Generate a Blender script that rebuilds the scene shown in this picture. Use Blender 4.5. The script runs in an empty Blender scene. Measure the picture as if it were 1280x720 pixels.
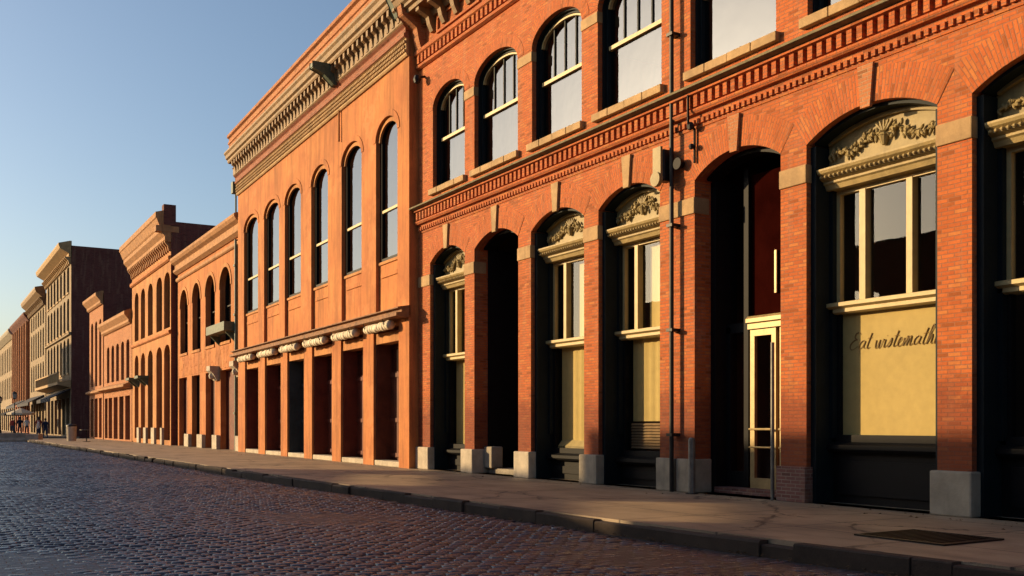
import bpy, bmesh, math, random
from mathutils import Vector, Matrix
random.seed(7)
R = math.radians
scene = bpy.context.scene
COL = scene.collection
SUN_AZ = 45.0      # degrees from the street axis towards the far (left) side
SUN_EL = 14.0

# ------------------------------------------------------------------ materials
def nt(name):
    m = bpy.data.materials.new(name); m.use_nodes = True
    t = m.node_tree; b = t.nodes['Principled BSDF']
    return m, t, b
def N(t, typ, **kw):
    n = t.nodes.new(typ)
    for k, v in kw.items(): setattr(n, k, v)
    return n
def mixc(t, fac, a, b, mode='MIX'):
    n = N(t, 'ShaderNodeMix', data_type='RGBA', blend_type=mode)
    for i, v in ((0, fac), (6, a), (7, b)):
        if hasattr(v, 'links') or hasattr(v, 'is_linked'): t.links.new(v, n.inputs[i])
        elif i == 0: n.inputs[0].default_value = v
        else: n.inputs[i].default_value = (*v, 1)
    return n.outputs[2]
def ramp(t, fac, stops):
    n = N(t, 'ShaderNodeValToRGB'); t.links.new(fac, n.inputs[0])
    e = n.color_ramp.elements
    while len(e) < len(stops): e.new(0.5)
    for i, (p, c) in enumerate(stops):
        e[i].position = p; e[i].color = (*c, 1) if len(c) == 3 else c
    return n.outputs[0]
def noise(t, vec, scale, detail=5, rough=.6, out=0):
    n = N(t, 'ShaderNodeTexNoise'); n.inputs['Scale'].default_value = scale
    n.inputs['Detail'].default_value = detail; n.inputs['Roughness'].default_value = rough
    if vec is not None: t.links.new(vec, n.inputs['Vector'])
    return n.outputs[out]
def math_(t, op, a, b=None):
    n = N(t, 'ShaderNodeMath', operation=op)
    for i, v in enumerate((a, b)):
        if v is None: continue
        if isinstance(v, (int, float)): n.inputs[i].default_value = v
        else: t.links.new(v, n.inputs[i])
    return n.outputs[0]
def mapping(t, vec, scale):
    n = N(t, 'ShaderNodeMapping'); n.inputs['Scale'].default_value = scale
    t.links.new(vec, n.inputs['Vector']); return n.outputs[0]
def geo_pos(t):
    return N(t, 'ShaderNodeNewGeometry').outputs['Position']
def bump(t, b, h, strength=.4, dist=.01):
    n = N(t, 'ShaderNodeBump'); n.inputs['Strength'].default_value = strength
    n.inputs['Distance'].default_value = dist
    t.links.new(h, n.inputs['Height']); t.links.new(n.outputs[0], b.inputs['Normal'])

def brick_mat(name, c1, c2, mortar, w=.175, h=.0515, ms=.0068, stain=.58, damp=None, rough=.85, bs=.7):
    m, t, b = nt(name)
    uv = N(t, 'ShaderNodeUVMap').outputs[0]; pos = geo_pos(t)
    br = N(t, 'ShaderNodeTexBrick'); t.links.new(uv, br.inputs['Vector'])
    for k, v in (('Scale', 1), ('Mortar Size', ms), ('Mortar Smooth', .3), ('Bias', 0), ('Brick Width', w), ('Row Height', h)):
        br.inputs[k].default_value = v
    br.inputs['Color1'].default_value = (*c1, 1); br.inputs['Color2'].default_value = (*c2, 1)
    br.inputs['Mortar'].default_value = (*mortar, 1)
    n1 = noise(t, pos, 1.3, 8, .65); n2 = noise(t, pos, 26, 3, .6)
    streak = noise(t, mapping(t, pos, (3, 3, .35)), 1.6, 5, .6)
    c = mixc(t, math_(t, 'MULTIPLY', ramp(t, n1, [(.38, (0,)*3), (.7, (1,)*3)]), stain), br.outputs[0], tuple(x*.55 for x in c1))
    c = mixc(t, math_(t, 'MULTIPLY', ramp(t, streak, [(.52, (0,)*3), (.75, (1,)*3)]), stain*.8), c, (.30, .17, .10))
    b2 = N(t, 'ShaderNodeTexBrick'); t.links.new(uv, b2.inputs['Vector'])
    for k, v in (('Scale', 1), ('Mortar Size', ms), ('Mortar Smooth', .1), ('Bias', 0), ('Brick Width', w), ('Row Height', h)): b2.inputs[k].default_value = v
    for k, v in (('Color1', 0), ('Color2', 1), ('Mortar', .5)): b2.inputs[k].default_value = (v, v, v, 1)
    tone = b2.outputs[0]
    c = mixc(t, ramp(t, tone, [(.06, (.8,)*3), (.14, (0,)*3)]), c, tuple(x*.40 for x in c1))
    c = mixc(t, ramp(t, tone, [(.86, (0,)*3), (.95, (.55,)*3)]), c, (c1[0]*1.0, c1[1]*1.45, c1[2]*1.6))
    ef = noise(t, mapping(t, pos, (1, 1, .6)), .8, 9, .72)
    c = mixc(t, ramp(t, ef, [(.62, (0,)*3), (.78, (.28,)*3)]), c, (.52, .36, .24))
    c = mixc(t, .35, c, mixc(t, n2, (.35,)*3, (1.5,)*3), 'MULTIPLY')
    if damp:      # old damp and soot staining of the lowest courses
        sep = N(t, 'ShaderNodeSeparateXYZ'); t.links.new(pos, sep.inputs[0])
        hgt = math_(t, 'ADD', sep.outputs[2], math_(t, 'MULTIPLY', noise(t, pos, 4, 6, .7), 1.1))
        f = ramp(t, math_(t, 'DIVIDE', hgt, 4.0), [((damp+.35)/4, (1,)*3), ((damp+.8)/4, (0,)*3)])
        c = mixc(t, math_(t, 'MULTIPLY', f, .62), c, (.12, .028, .018))
    t.links.new(c, b.inputs['Base Color']); b.inputs['Roughness'].default_value = rough; b.inputs['Specular IOR Level'].default_value = .25
    hh = math_(t, 'ADD', math_(t, 'SUBTRACT', 1, br.outputs[1]), math_(t, 'MULTIPLY', n2, .5))
    bump(t, b, hh, bs, .012)
    return m
def plain(name, c, rough=.7, var=.35, scale=3, metal=0, bs=.25, fine=40, c2=None, streaks=0):
    m, t, b = nt(name); pos = geo_pos(t)
    n1 = noise(t, pos, scale, 8, .65); n2 = noise(t, pos, fine, 4, .6)
    cc = mixc(t, ramp(t, n1, [(.35, (0,)*3), (.68, (1,)*3)]), c, c2 or tuple(x*(1-var) for x in c))
    if streaks:
        st = noise(t, mapping(t, pos, (4, 4, .3)), 1.8, 6, .65)
        cc = mixc(t, math_(t, 'MULTIPLY', ramp(t, st, [(.52, (0,)*3), (.72, (1,)*3)]), streaks), cc, tuple(x*.38 for x in c))
    if 'stucco' in name:
        pa = noise(t, pos, .55, 10, .7); so = noise(t, mapping(t, pos, (1.6, 1.6, .22)), 1.1, 9, .7); dg = noise(t, pos, 4.5, 9, .75)
        cc = mixc(t, ramp(t, pa, [(.56, (0,)*3), (.60, (.35,)*3)]), cc, tuple(min(1, x*1.12+.03) for x in c))
        cc = mixc(t, ramp(t, so, [(.47, (0,)*3), (.66, (.62,)*3)]), cc, tuple(x*.33 for x in c))
        cc = mixc(t, ramp(t, dg, [(.55, (0,)*3), (.66, (.5,)*3)]), cc, tuple(x*.5 for x in c))
    cc = mixc(t, .3, cc, mixc(t, n2, (.45,)*3, (1.4,)*3), 'MULTIPLY')
    t.links.new(cc, b.inputs['Base Color']); b.inputs['Roughness'].default_value = rough
    b.inputs['Metallic'].default_value = metal; b.inputs['Specular IOR Level'].default_value = .15 if max(c) < .02 else .0 if 'matt' in name else .35
    if bs: bump(t, b, math_(t, 'ADD', n1, math_(t, 'MULTIPLY', n2, .6)), bs, .01)
    return m
def glass_mat(name, tint=(.92, .95, .96), refl=.1, rough=.012, wavy=.05, sk=.9):
    m = bpy.data.materials.new(name); m.use_nodes = True; t = m.node_tree; t.nodes.clear()
    o = N(t, 'ShaderNodeOutputMaterial'); mx = N(t, 'ShaderNodeMixShader')
    tr = N(t, 'ShaderNodeBsdfTransparent'); tr.inputs[0].default_value = (*tint, 1)
    gl = N(t, 'ShaderNodeBsdfGlossy'); gl.inputs['Roughness'].default_value = rough
    ge = N(t, 'ShaderNodeNewGeometry'); dt = N(t, 'ShaderNodeVectorMath', operation='DOT_PRODUCT')
    t.links.new(ge.outputs['Normal'], dt.inputs[0]); t.links.new(ge.outputs['Incoming'], dt.inputs[1])
    sch = math_(t, 'POWER', math_(t, 'SUBTRACT', 1, math_(t, 'ABSOLUTE', dt.outputs['Value'])), 4.0)
    f = math_(t, 'MINIMUM', math_(t, 'ADD', math_(t, 'MULTIPLY', sch, sk), refl), 1.0)
    t.links.new(f, mx.inputs[0]); t.links.new(tr.outputs[0], mx.inputs[1]); t.links.new(gl.outputs[0], mx.inputs[2])
    bp = N(t, 'ShaderNodeBump'); bp.inputs['Strength'].default_value = wavy; bp.inputs['Distance'].default_value = .02
    t.links.new(noise(t, geo_pos(t), 2.2, 2, .5), bp.inputs['Height']); t.links.new(bp.outputs[0], gl.inputs['Normal'])
    t.links.new(mx.outputs[0], o.inputs[0]); return m

M = {}
M['brick'] = brick_mat('red_brick', (.56, .150, .036), (.40, .088, .024), (.30, .13, .07), damp=1.55)
M['brick_dark'] = brick_mat('weathered_base_brick', (.22, .10, .08), (.15, .06, .05), (.26, .20, .16), stain=.8)
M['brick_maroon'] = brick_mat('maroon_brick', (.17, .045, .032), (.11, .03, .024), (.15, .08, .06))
M['brick_orange'] = brick_mat('orange_brick', (.50, .19, .07), (.40, .13, .05), (.42, .25, .14))
M['brick_far'] = brick_mat('far_red_brick', (.36, .11, .055), (.26, .075, .04), (.3, .18, .12))
M['stucco'] = plain('orange_stucco', (.53, .20, .058), .9, .25, .8, c2=(.38, .125, .04), streaks=.75, bs=.5, fine=18)
M['stucco2'] = plain('ochre_stucco', (.53, .235, .075), .9, .25, .9, c2=(.40, .165, .06), streaks=.7, bs=.5, fine=18)
M['stucco_cream'] = plain('cream_stucco', (.30, .215, .125), .85, .3, 1.4, streaks=.4)
M['stucco_grey'] = plain('grey_stucco', (.22, .21, .19), .85, .3, 1.4, streaks=.4)
M['stone'] = plain('buff_stone', (.46, .29, .13), .8, .4, 3, streaks=.3, bs=.5)
M['stone_grey'] = plain('grey_limestone', (.36, .31, .235), .8, .4, 2.5, streaks=.45, bs=.6)
M['stone_pale'] = plain('pale_stone', (.50, .43, .33), .8, .4, 3, streaks=.35, bs=.6)
M['ledge'] = plain('lichened_ledge', (.22, .17, .085), .85, .5, 6, c2=(.11, .10, .055), bs=.7)
M['tan'] = plain('orange_tan_cornice', (.44, .215, .085), .85, .5, 3, c2=(.27, .13, .055), streaks=.7, bs=.6)
M['olive'] = plain('olive_painted_metal', (.30, .175, .075), .7, .5, 5, c2=(.15, .10, .05), streaks=.5, bs=.5)
M['green_metal'] = plain('weathered_green_paint', (.10, .13, .09), .6, .5, 8, bs=.4)
M['dark'] = plain('dark_teal_paint', (.009, .015, .018), .6, .3, 4, bs=.15)
M['black'] = plain('black_paint', (.007, .007, .008), .6, .3, 4, bs=.15)
M['cream'] = plain('cream_paint', (.52, .39, .17), .5, .2, 5, streaks=.25, bs=.3)
M['cream_mid'] = plain('cream_lintel_paint', (.42, .31, .13), .6, .3, 5, streaks=.4, bs=.4)
M['cream_dk'] = plain('cream_panel_paint', (.33, .25, .105), .6, .25, 5, streaks=.3, bs=.3)
M['blind'] = plain('cream_blind', (.56, .40, .145), .9, .1, 1.2, bs=.1, fine=8)
M['reddoor'] = plain('dark_red_boards', (.16, .032, .014), .7, .5, 2.5, streaks=.5, bs=.4)
M['reddoor2'] = plain('brown_boards', (.15, .042, .018), .7, .5, 2.5, streaks=.5, bs=.4)
M['bluedoor'] = plain('blue_grey_boards', (.045, .05, .055), .6, .5, 2.5, bs=.3)
M['wood'] = plain('weathered_beam', (.30, .14, .06), .8, .5, 5, c2=(.12, .06, .03), bs=.7)
M['canvas'] = plain('white_canvas', (.72, .62, .46), .85, .35, 6, streaks=.2, bs=.6)
M['iron'] = plain('dark_iron', (.025, .022, .020), .5, .4, 8, metal=.4, bs=.3)
M['steel'] = plain('worn_steel', (.20, .19, .17), .45, .4, 8, metal=.5, bs=.3)
M['brass'] = plain('brass_frame', (.42, .31, .14), .45, .3, 6, metal=.2, bs=.1)
M['roof'] = plain('tar_roof', (.05, .045, .04), .9, .4, 2)
M['redroom'] = plain('dark_red_lobby', (.30, .03, .018), .8, .3, 2)
M['glass'] = glass_mat('window_glass', refl=.06, wavy=.03)
M['glass_up'] = glass_mat('old_sash_glass', (.55, .58, .6), refl=.21, wavy=.09)
M['glass_door'] = glass_mat('door_glass', refl=.03, wavy=.02, sk=.15)
M['glass_red'] = plain('matt_dark_red_panel', (.022, .003, .002), .9, .5, 1.5, bs=.1)
M['glass_far'] = glass_mat('far_glass', (.7, .7, .7), refl=.10)
M['inside'] = plain('dark_interior', (.035, .025, .02), .9, .3, 1, bs=0)
M['ink'] = plain('gold_brown_lettering', (.24, .145, .045), .6, .2, 8, bs=0)
M['skin'] = plain('skin', (.45, .26, .17), .6, .1, 10, bs=0)
M['hair'] = plain('dark_hair', (.03, .02, .015), .7, .2, 10, bs=0)
M['navy'] = plain('navy_cloth', (.02, .025, .05), .9, .2, 10, bs=.1)
M['white_cloth'] = plain('white_cloth', (.7, .66, .6), .9, .1, 10, bs=.1)
M['red_cloth'] = plain('red_cloth', (.35, .05, .04), .9, .1, 10, bs=.1)
M['jeans'] = plain('jeans', (.05, .07, .12), .9, .1, 10, bs=.1)
M['awning'] = plain('navy_awning', (.018, .02, .035), .85, .2, 5, bs=.2)

# ------------------------------------------------------------------ mesh builder
class MB:
    def __init__(s): s.v = []; s.f = []; s.uv = []; s.mi = []; s.m = 0
    def face(s, pts, uv=None, flip=False):
        pts = [Vector(p) for p in pts]
        if flip: pts = pts[::-1]; uv = uv[::-1] if uv else uv
        if uv is None:
            n = Vector((0, 0, 0))
            for i in range(len(pts)):
                a, b = pts[i], pts[(i+1) % len(pts)]
                n += Vector(((a.y-b.y)*(a.z+b.z), (a.z-b.z)*(a.x+b.x), (a.x-b.x)*(a.y+b.y)))
            ax = max(range(3), key=lambda i: abs(n[i]))
            uv = [((p.y+.05, p.z) if ax == 0 else (p.x, p.z) if ax == 1 else (p.x, p.y)) for p in pts]
        i0 = len(s.v); s.v += pts; s.f.append(list(range(i0, i0+len(pts)))); s.uv.append(uv); s.mi.append(s.m)
    def box(s, x0, x1, y0, y1, z0, z1):
        if x0 > x1: x0, x1 = x1, x0
        if y0 > y1: y0, y1 = y1, y0
        p = [(x0,y0,z0),(x1,y0,z0),(x1,y1,z0),(x0,y1,z0),(x0,y0,z1),(x1,y0,z1),(x1,y1,z1),(x0,y1,z1)]
        for q in ((0,3,2,1),(4,5,6,7),(0,1,5,4),(2,3,7,6),(0,4,7,3),(1,2,6,5)): s.face([p[i] for i in q])
    def prof(s, x0, x1, pr):
        """profile [(out,z),...] counter-clockwise seen from +x, swept along x"""
        n = len(pr)
        for i in range(n):
            (a, za), (b, zb) = pr[i], pr[(i+1) % n]
            s.face([(x0,a,za),(x0,b,zb),(x1,b,zb),(x1,a,za)], flip=True)
        s.face([(x1,a,z) for a, z in pr]); s.face([(x0,a,z) for a, z in pr][::-1])
    def tube(s, p0, p1, r0, r1=None, n=10, caps=True):
        r1 = r0 if r1 is None else r1
        p0, p1 = Vector(p0), Vector(p1); d = (p1-p0).normalized()
        a = d.orthogonal().normalized(); b = d.cross(a)
        c0 = [p0+(a*math.cos(2*math.pi*i/n)+b*math.sin(2*math.pi*i/n))*r0 for i in range(n)]
        c1 = [p1+(a*math.cos(2*math.pi*i/n)+b*math.sin(2*math.pi*i/n))*r1 for i in range(n)]
        for i in range(n):
            j = (i+1) % n; s.face([c0[i], c0[j], c1[j], c1[i]])
        if caps: s.face(c0[::-1]); s.face(c1)
    def blob(s, c, r, rot=None, n=6, k=4):
        c = Vector(c); rings = []
        for i in range(k+1):
            th = math.pi*i/k
            ring = []
            for j in range(n):
                ph = 2*math.pi*j/n
                q = Vector((r[0]*math.sin(th)*math.cos(ph), r[1]*math.sin(th)*math.sin(ph), r[2]*math.cos(th)))
                if rot: q = rot @ q
                ring.append(c+q)
            rings.append(ring)
        for i in range(k):
            for j in range(n):
                l = (j+1) % n
                if i == 0: s.face([rings[0][0], rings[1][j], rings[1][l]])
                elif i == k-1: s.face([rings[i][j], rings[k][0], rings[i][l]])
                else: s.face([rings[i][j], rings[i+1][j], rings[i+1][l], rings[i][l]])
    def build(s, name, mats, parent=None, bevel=0, smooth=False, weld=False):
        if not isinstance(mats, (list, tuple)): mats = [mats]
        me = bpy.data.meshes.new(name); me.from_pydata([tuple(v) for v in s.v], [], s.f)
        ul = me.uv_layers.new(name='UVMap'); k = 0
        for uv in s.uv:
            for c in uv: ul.data[k].uv = c; k += 1
        for m in mats: me.materials.append(M[m] if isinstance(m, str) else m)
        for p, mi in zip(me.polygons, s.mi): p.material_index = mi
        if smooth or bevel or weld:
            bm = bmesh.new(); bm.from_mesh(me); bmesh.ops.remove_doubles(bm, verts=bm.verts, dist=.0004)
            bm.to_mesh(me); bm.free()
        if smooth:
            for p in me.polygons: p.use_smooth = True
        me.update()
        o = bpy.data.objects.new(name, me); COL.objects.link(o)
        if parent is not None: o.parent = parent
        if bevel:
            b = o.modifiers.new('bevel', 'BEVEL'); b.width = bevel; b.segments = 2; b.limit_method = 'ANGLE'
        return o
def pane(a, b, y, z0, z1, m=None):
    m = m or MB(); m.face([(a,y,z0),(b,y,z0),(b,y,z1),(a,y,z1)], flip=True); return m
def B(*a):
    m = MB(); m.box(*a); return m
def tag(o, label, cat, group=None, kind=None):
    if label: o['label'] = label
    if cat: o['category'] = cat
    if group: o['group'] = group
    if kind: o['kind'] = kind
    return o
def empty(name, loc, rz, label=None, cat=None, group=None):
    o = bpy.data.objects.new(name, None); COL.objects.link(o)
    o.location = loc; o.rotation_euler = (0, 0, rz); tag(o, label, cat, group); return o

def arc(a, b, zs, rise, mode, n=16, off=0):
    """points of an arch from x=a to x=b, offset outwards by off; returns [(x,z)]"""
    c = (a+b)/2; h = (b-a)/2; out = []
    if rise <= 0: return [(a, zs+off), (b, zs+off)]
    if mode == 'seg':
        rad = (h*h+rise*rise)/(2*rise); cz = zs+rise-rad; th = math.asin(h/rad)
        for i in range(n+1):
            t = -th+2*th*i/n; out.append((c+(rad+off)*math.sin(t), cz+(rad+off)*math.cos(t)))
    else:
        for i in range(n+1):
            t = math.pi*(1-i/n)
            x = h*math.cos(t); z = rise*math.sin(t)
            nx, nz = math.cos(t)/h, math.sin(t)/rise; l = math.hypot(nx, nz)
            out.append((c+x+off*nx/l, zs+z+off*nz/l))
    return out
def wall_row(m, s0, s1, z0, z1, ops, depth, y=0, mode='seg', reveal=True):
    """a strip of wall with arched openings (a,b,zb,zs,rise); front face looks to +y"""
    ops = sorted(ops); xs = [s0]
    for i in range(len(ops)-1): xs.append((ops[i][1]+ops[i+1][0])/2)
    xs.append(s1)
    q = lambda pts: m.face([(x, y, z) for x, z in pts], flip=True)
    if not ops: q([(s0,z0),(s1,z0),(s1,z1),(s0,z1)]); return
    for i, (a, b, zb, zs, rise) in enumerate(ops):
        L, Rr = xs[i], xs[i+1]
        q([(L,z0),(a,z0),(a,zs),(L,zs)]); q([(b,z0),(Rr,z0),(Rr,zs),(b,zs)])
        q([(L,zs),(a,zs),(a,z1),(L,z1)]); q([(b,zs),(Rr,zs),(Rr,z1),(b,z1)])
        if zb > z0+1e-4: q([(a,z0),(b,z0),(b,zb),(a,zb)])
        P = arc(a, b, zs, rise, mode)
        for (xa, za), (xb, zb_) in zip(P, P[1:]):
            q([(xa,za),(xb,zb_),(xb,z1),(xa,z1)])
            if reveal: m.face([(xa,y,za),(xb,y,zb_),(xb,y-depth,zb_),(xa,y-depth,za)])
        if reveal:
            m.face([(a,y,zb),(a,y,zs),(a,y-depth,zs),(a,y-depth,zb)])
            m.face([(b,y,zb),(b,y-depth,zb),(b,y-depth,zs),(b,y,zs)])
            m.face([(a,y,zb),(a,y-depth,zb),(b,y-depth,zb),(b,y,zb)])
def arch_ring(m, a, b, zs, rise, t, y0, y1, mode='seg', n=24):
    Pi = arc(a, b, zs, rise, mode, n); Po = arc(a, b, zs, rise, mode, n, t); u = 0
    for i in range(n):
        (x0,z0),(x1,z1) = Pi[i], Pi[i+1]; (X0,Z0),(X1,Z1) = Po[i], Po[i+1]
        d = (math.hypot(x1-x0, z1-z0)+math.hypot(X1-X0, Z1-Z0))/2
        m.face([(x0,y1,z0),(x1,y1,z1),(X1,y1,Z1),(X0,y1,Z0)], uv=[(0,u),(0,u+d),(t,u+d),(t,u)], flip=True)
        m.face([(X0,y0,Z0),(X0,y1,Z0),(X1,y1,Z1),(X1,y0,Z1)]); m.face([(x0,y0,z0),(x1,y0,z1),(x1,y1,z1),(x0,y1,z0)])
        u += d
    m.face([(Pi[0][0],y0,Pi[0][1]),(Pi[0][0],y1,Pi[0][1]),(Po[0][0],y1,Po[0][1]),(Po[0][0],y0,Po[0][1])])
    m.face([(Pi[-1][0],y0,Pi[-1][1]),(Po[-1][0],y0,Po[-1][1]),(Po[-1][0],y1,Po[-1][1]),(Pi[-1][0],y1,Pi[-1][1])])
def ring_flat(m, a, b, zs, rise, t, y0, y1, mode='seg', n=20):
    """arched trim strip INSIDE the opening"""
    arch_ring(m, a+t, b-t, zs, max(rise-t*.9, .02), t, y0, y1, mode, n)
def arch_fill(m, a, b, z0, zs, rise, y, mode='seg', n=16):
    P = arc(a, b, zs, rise, mode, n)
    for (xa, za), (xb, zb) in zip(P, P[1:]):
        m.face([(xa,y,z0),(xb,y,z0),(xb,y,zb),(xa,y,za)], flip=True)
def shell(m, s0, s1, zt, depth, y=0, zb=-.1):
    """side, back and roof of a building behind its front"""
    m.face([(s0,y,zb),(s0,y,zt),(s0,-depth,zt),(s0,-depth,zb)], flip=False)
    m.face([(s1,y,zb),(s1,-depth,zb),(s1,-depth,zt),(s1,y,zt)], flip=False)
    m.face([(s0,-depth,zb),(s0,-depth,zt),(s1,-depth,zt),(s1,-depth,zb)])
def dentils(m, s0, s1, pitch, w, y0, y1, z0, z1):
    x = s0
    while x+w < s1: m.box(x, x+w, y0, y1, z0, z1); x += pitch
# profile helper: list of (out, z) from bottom to top on the outside; closed at back
def cornice(m, s0, s1, pts, back=-.05):
    pr = [(back, pts[0][1])]+list(pts)+[(back, pts[-1][1])]
    m.prof(s0, s1, pr)

# ================================================================== RED BRICK BUILDING (near)
RB = empty('brick_building', (10.6, 0, 0), R(90),
    'big red brick building with arched shopfronts and dentil belt course, nearest', 'building')
NS, FS = -3.0, 22.25
WOP = dict(A=(19.82,21.60), B=(17.48,19.37), C=(15.12,16.99), D=(12.92,14.67), E=(10.22,12.06), F=(7.67,9.74), G=(5.14,7.21), H=(2.6,4.67), I=(.1,2.15))
SPR, RISE = 4.98, .30
m = MB()
wall_row(m, NS, FS, 0, 5.86, [(a, b, 0, SPR, RISE) for a, b in WOP.values()], .34)
UP = [(19.82,21.45),(17.50,19.37),(15.20,16.95),(12.88,14.69),(10.31,12.16),(7.80,9.72),(5.2,7.15),(2.65,4.6),(.15,2.1)]
USP, URI = 8.66, .45
m.face([(NS,0,5.86),(FS,0,5.86),(FS,0,6.45),(NS,0,6.45)], flip=True)
wall_row(m, NS, FS, 6.45, 11.0, [(a, b, 6.72, USP, URI) for a, b in UP], .30, mode='ell')
shell(m, NS, FS, 11.55, 13)
m.build('wall', 'brick', RB)
m = B(NS+.05, FS-.05, -12.95, -.05, 11.3, 11.4); m.build('roof', 'roof', RB)
m = B(NS+.05, FS-.05, -12.9, -.36, 5.6, 5.75); m.build('floor_slab', 'inside', RB)
m = MB(); m.box(NS+.05, FS-.05, -4.1, -4.0, 0, 5.6)
for a, b in list(WOP.values()): m.box(b+.1, b+.2, -4.0, -.7, 0.0, 5.6)
m.build('partition', 'inside', RB)
# belt course ------------------------------------------------
m = MB(); cornice(m, NS, FS-.02, [(.10,6.335),(.24,6.36),(.27,6.37),(.27,6.405),(.02,6.45)]); m.build('belt_ledge', 'ledge', RB)
m = MB()
cornice(m, NS, FS-.03, [(.10,6.28),(.16,6.30),(.16,6.335)])
cornice(m, NS, FS-.03, [(.05,6.095),(.05,6.28)])
dentils(m, NS, FS-.05, .167, .085, .05, .125, 6.10, 6.28)
cornice(m, NS, FS-.03, [(.04,5.985),(.10,6.00),(.13,6.045),(.13,6.07),(.05,6.095)])
cornice(m, NS, FS-.03, [(.025,5.93),(.03,5.985)])
cornice(m, NS, FS-.03, [(.015,5.79),(.02,5.81),(.012,5.93)])
dentils(m, NS, FS-.05, .112, .062, .012, .06, 5.845, 5.925)
m.build('belt_course', 'brick', RB)
# top frieze and cornice ---------------------------------------------
m = MB()
cornice(m, NS, FS-.03, [(.03,9.83),(.09,9.86),(.09,9.92),(.04,9.93)])
dentils(m, NS, FS-.05, .20, .10, .0, .11, 9.94, 10.14)
cornice(m, NS, FS-.03, [(.10,10.145),(.14,10.17),(.14,10.26),(.05,10.29)])
x = NS+.2
while x < FS-2.2:
    for (a, b, z0, z1) in ((x, x+2.1, 10.40, 10.46), (x, x+2.1, 10.74, 10.80), (x, x+.07, 10.46, 10.74), (x+2.03, x+2.1, 10.46, 10.74)):
        m.box(a, b, 0, .05, z0, z1)
    x += 2.43
m.build('frieze', 'brick', RB)
m = MB()
x = NS+.1
while x < FS-.3:
    m.prof(x, x+.16, [(0,10.50),(.08,10.50),(.16,10.66),(.20,10.82),(.46,10.93),(.46,11.02),(0,11.02)]); x += .62
cornice(m, NS, FS-.03, [(.10,10.84),(.14,10.94),(.14,11.02)])
cornice(m, NS, FS-.03, [(.50,11.02),(.52,11.10),(.60,11.13),(.60,11.20),(.66,11.24),(.72,11.36),(.76,11.38),(.76,11.45),(.05,11.56)])
m.build('cornice', 'olive', RB)
m = MB(); m.prof(FS-.40, FS-.12, [(0,10.25),(.10,10.25),(.16,10.45),(.22,10.75),(.60,11.0),(.66,11.3),(.66,11.62),(0,11.62)]); m.build('corner_bracket', 'brick_orange', RB, bevel=.02)

# piers: stone bases, bands ---------------------------------------------
ops = sorted(WOP.values())
piers = [(ops[i][1], ops[i+1][0]) for i in range(len(ops)-1)] + [(21.60, 22.25)]
for (a, b) in piers:
    if a == 12.06:      # the broad pier has two separate base blocks
        for (c, d) in ((12.03, 12.44), (12.52, 12.95)):
            B(c, d, -.34, .07, 0, .54).build('pier_base', 'stone_grey', RB, bevel=.02)
    elif a == 9.74:
        B(a-.03, b+.03, -.34, .06, 0, .50).build('pier_base', 'brick_dark', RB, bevel=.008)
    else:
        B(a-.05, min(b+.05, FS), -.36, .09, 0, .54).build('pier_base', 'stone_grey' if a < 16 else 'stone_pale', RB, bevel=.022)
    B(a-.012, min(b+.012, FS-.01), -.30, .025, 4.46, 4.72).build('stone_band', 'stone', RB, bevel=.012)
for ki, (a, b) in enumerate(WOP.values()):
    m = MB(); arch_ring(m, a, b, SPR, RISE, .43, -.02, .004+.003*(ki % 2)); m.build('arch_ring', 'brick', RB)
    c = (a+b)/2
    m = MB(); m.face([(c-.075,.05,5.22),(c+.075,.05,5.22),(c+.125,.05,5.775),(c-.125,.05,5.775)], flip=True)
    m.face([(c-.075,.05,5.22),(c-.125,.05,5.775),(c-.125,0,5.775),(c-.075,0,5.22)], flip=True)
    m.face([(c+.075,.05,5.22),(c+.075,0,5.22),(c+.125,0,5.775),(c+.125,.05,5.775)], flip=True)
    m.face([(c-.075,.05,5.22),(c-.075,0,5.22),(c+.075,0,5.22),(c+.075,.05,5.22)], flip=True)
    m.build('keystone', 'stone' if a > 12.5 else 'brick_orange', RB)
upiers = sorted(UP); upiers = [(upiers[i][1], upiers[i+1][0]) for i in range(len(upiers)-1)]
for (a, b) in upiers:
    B(a-.01, b+.01, -.28, .02, 8.42, 8.62).build('impost_block', 'stone', RB, bevel=.01)
# upper windows ---------------------------------------------
for k, (a, b) in enumerate(UP):
    m = MB(); arch_ring(m, a, b, USP, URI, .24, -.02, .006, 'ell'); m.build('arch_ring', 'brick', RB)
    fr = MB(); y0, y1 = -.29, -.17
    fr.box(a, a+.08, y0, y1, 6.74, USP); fr.box(b-.08, b, y0, y1, 6.74, USP)
    fr.box(a+.08, b-.08, y0, y1, 6.74, 6.83); ring_flat(fr, a, b, USP, URI, .08, y0, y1, 'ell')
    fr.box(b-.04, b-.004, -.17, -.10, 6.74, USP); ring_flat(fr, a, b, USP, URI, .035, -.17, -.10, 'ell')
    w = fr.build('window', 'dark', RB)
    rail = MB(); rail.box(a+.10, b-.10, -.26, -.18, 7.90, 7.97)
    ring_flat(rail, a+.09, b-.09, USP, URI-.09, .035, -.24, -.175, 'ell'); rail.build('sash_rail', 'cream', w)
    mu = MB()
    for i in (1, 2, 3):
        xx = a+.12+(b-a-.24)*i/4
        zt = USP+(URI-.09)*math.sqrt(max(0, 1-((xx-(a+b)/2)/((b-a)/2-.08))**2))
        mu.box(xx-.016, xx+.016, -.25, -.21, 7.97, zt)
    mu.build('glazing_bar', 'dark', w)
    g = MB(); arch_fill(g, a+.05, b-.05, 6.80, USP, URI-.06, -.235, 'ell'); g.build('pane', 'glass_up', w)
    sl = MB()
    nb = 4; wd = (b-a+.16)/nb
    for i in range(nb): sl.box(a-.08+i*wd+.004, a-.08+(i+1)*wd-.004, -.30, .09+.006*(i % 2), 6.60, 6.735)
    sl.build('sill', 'stone', w, bevel=.01)

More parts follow.
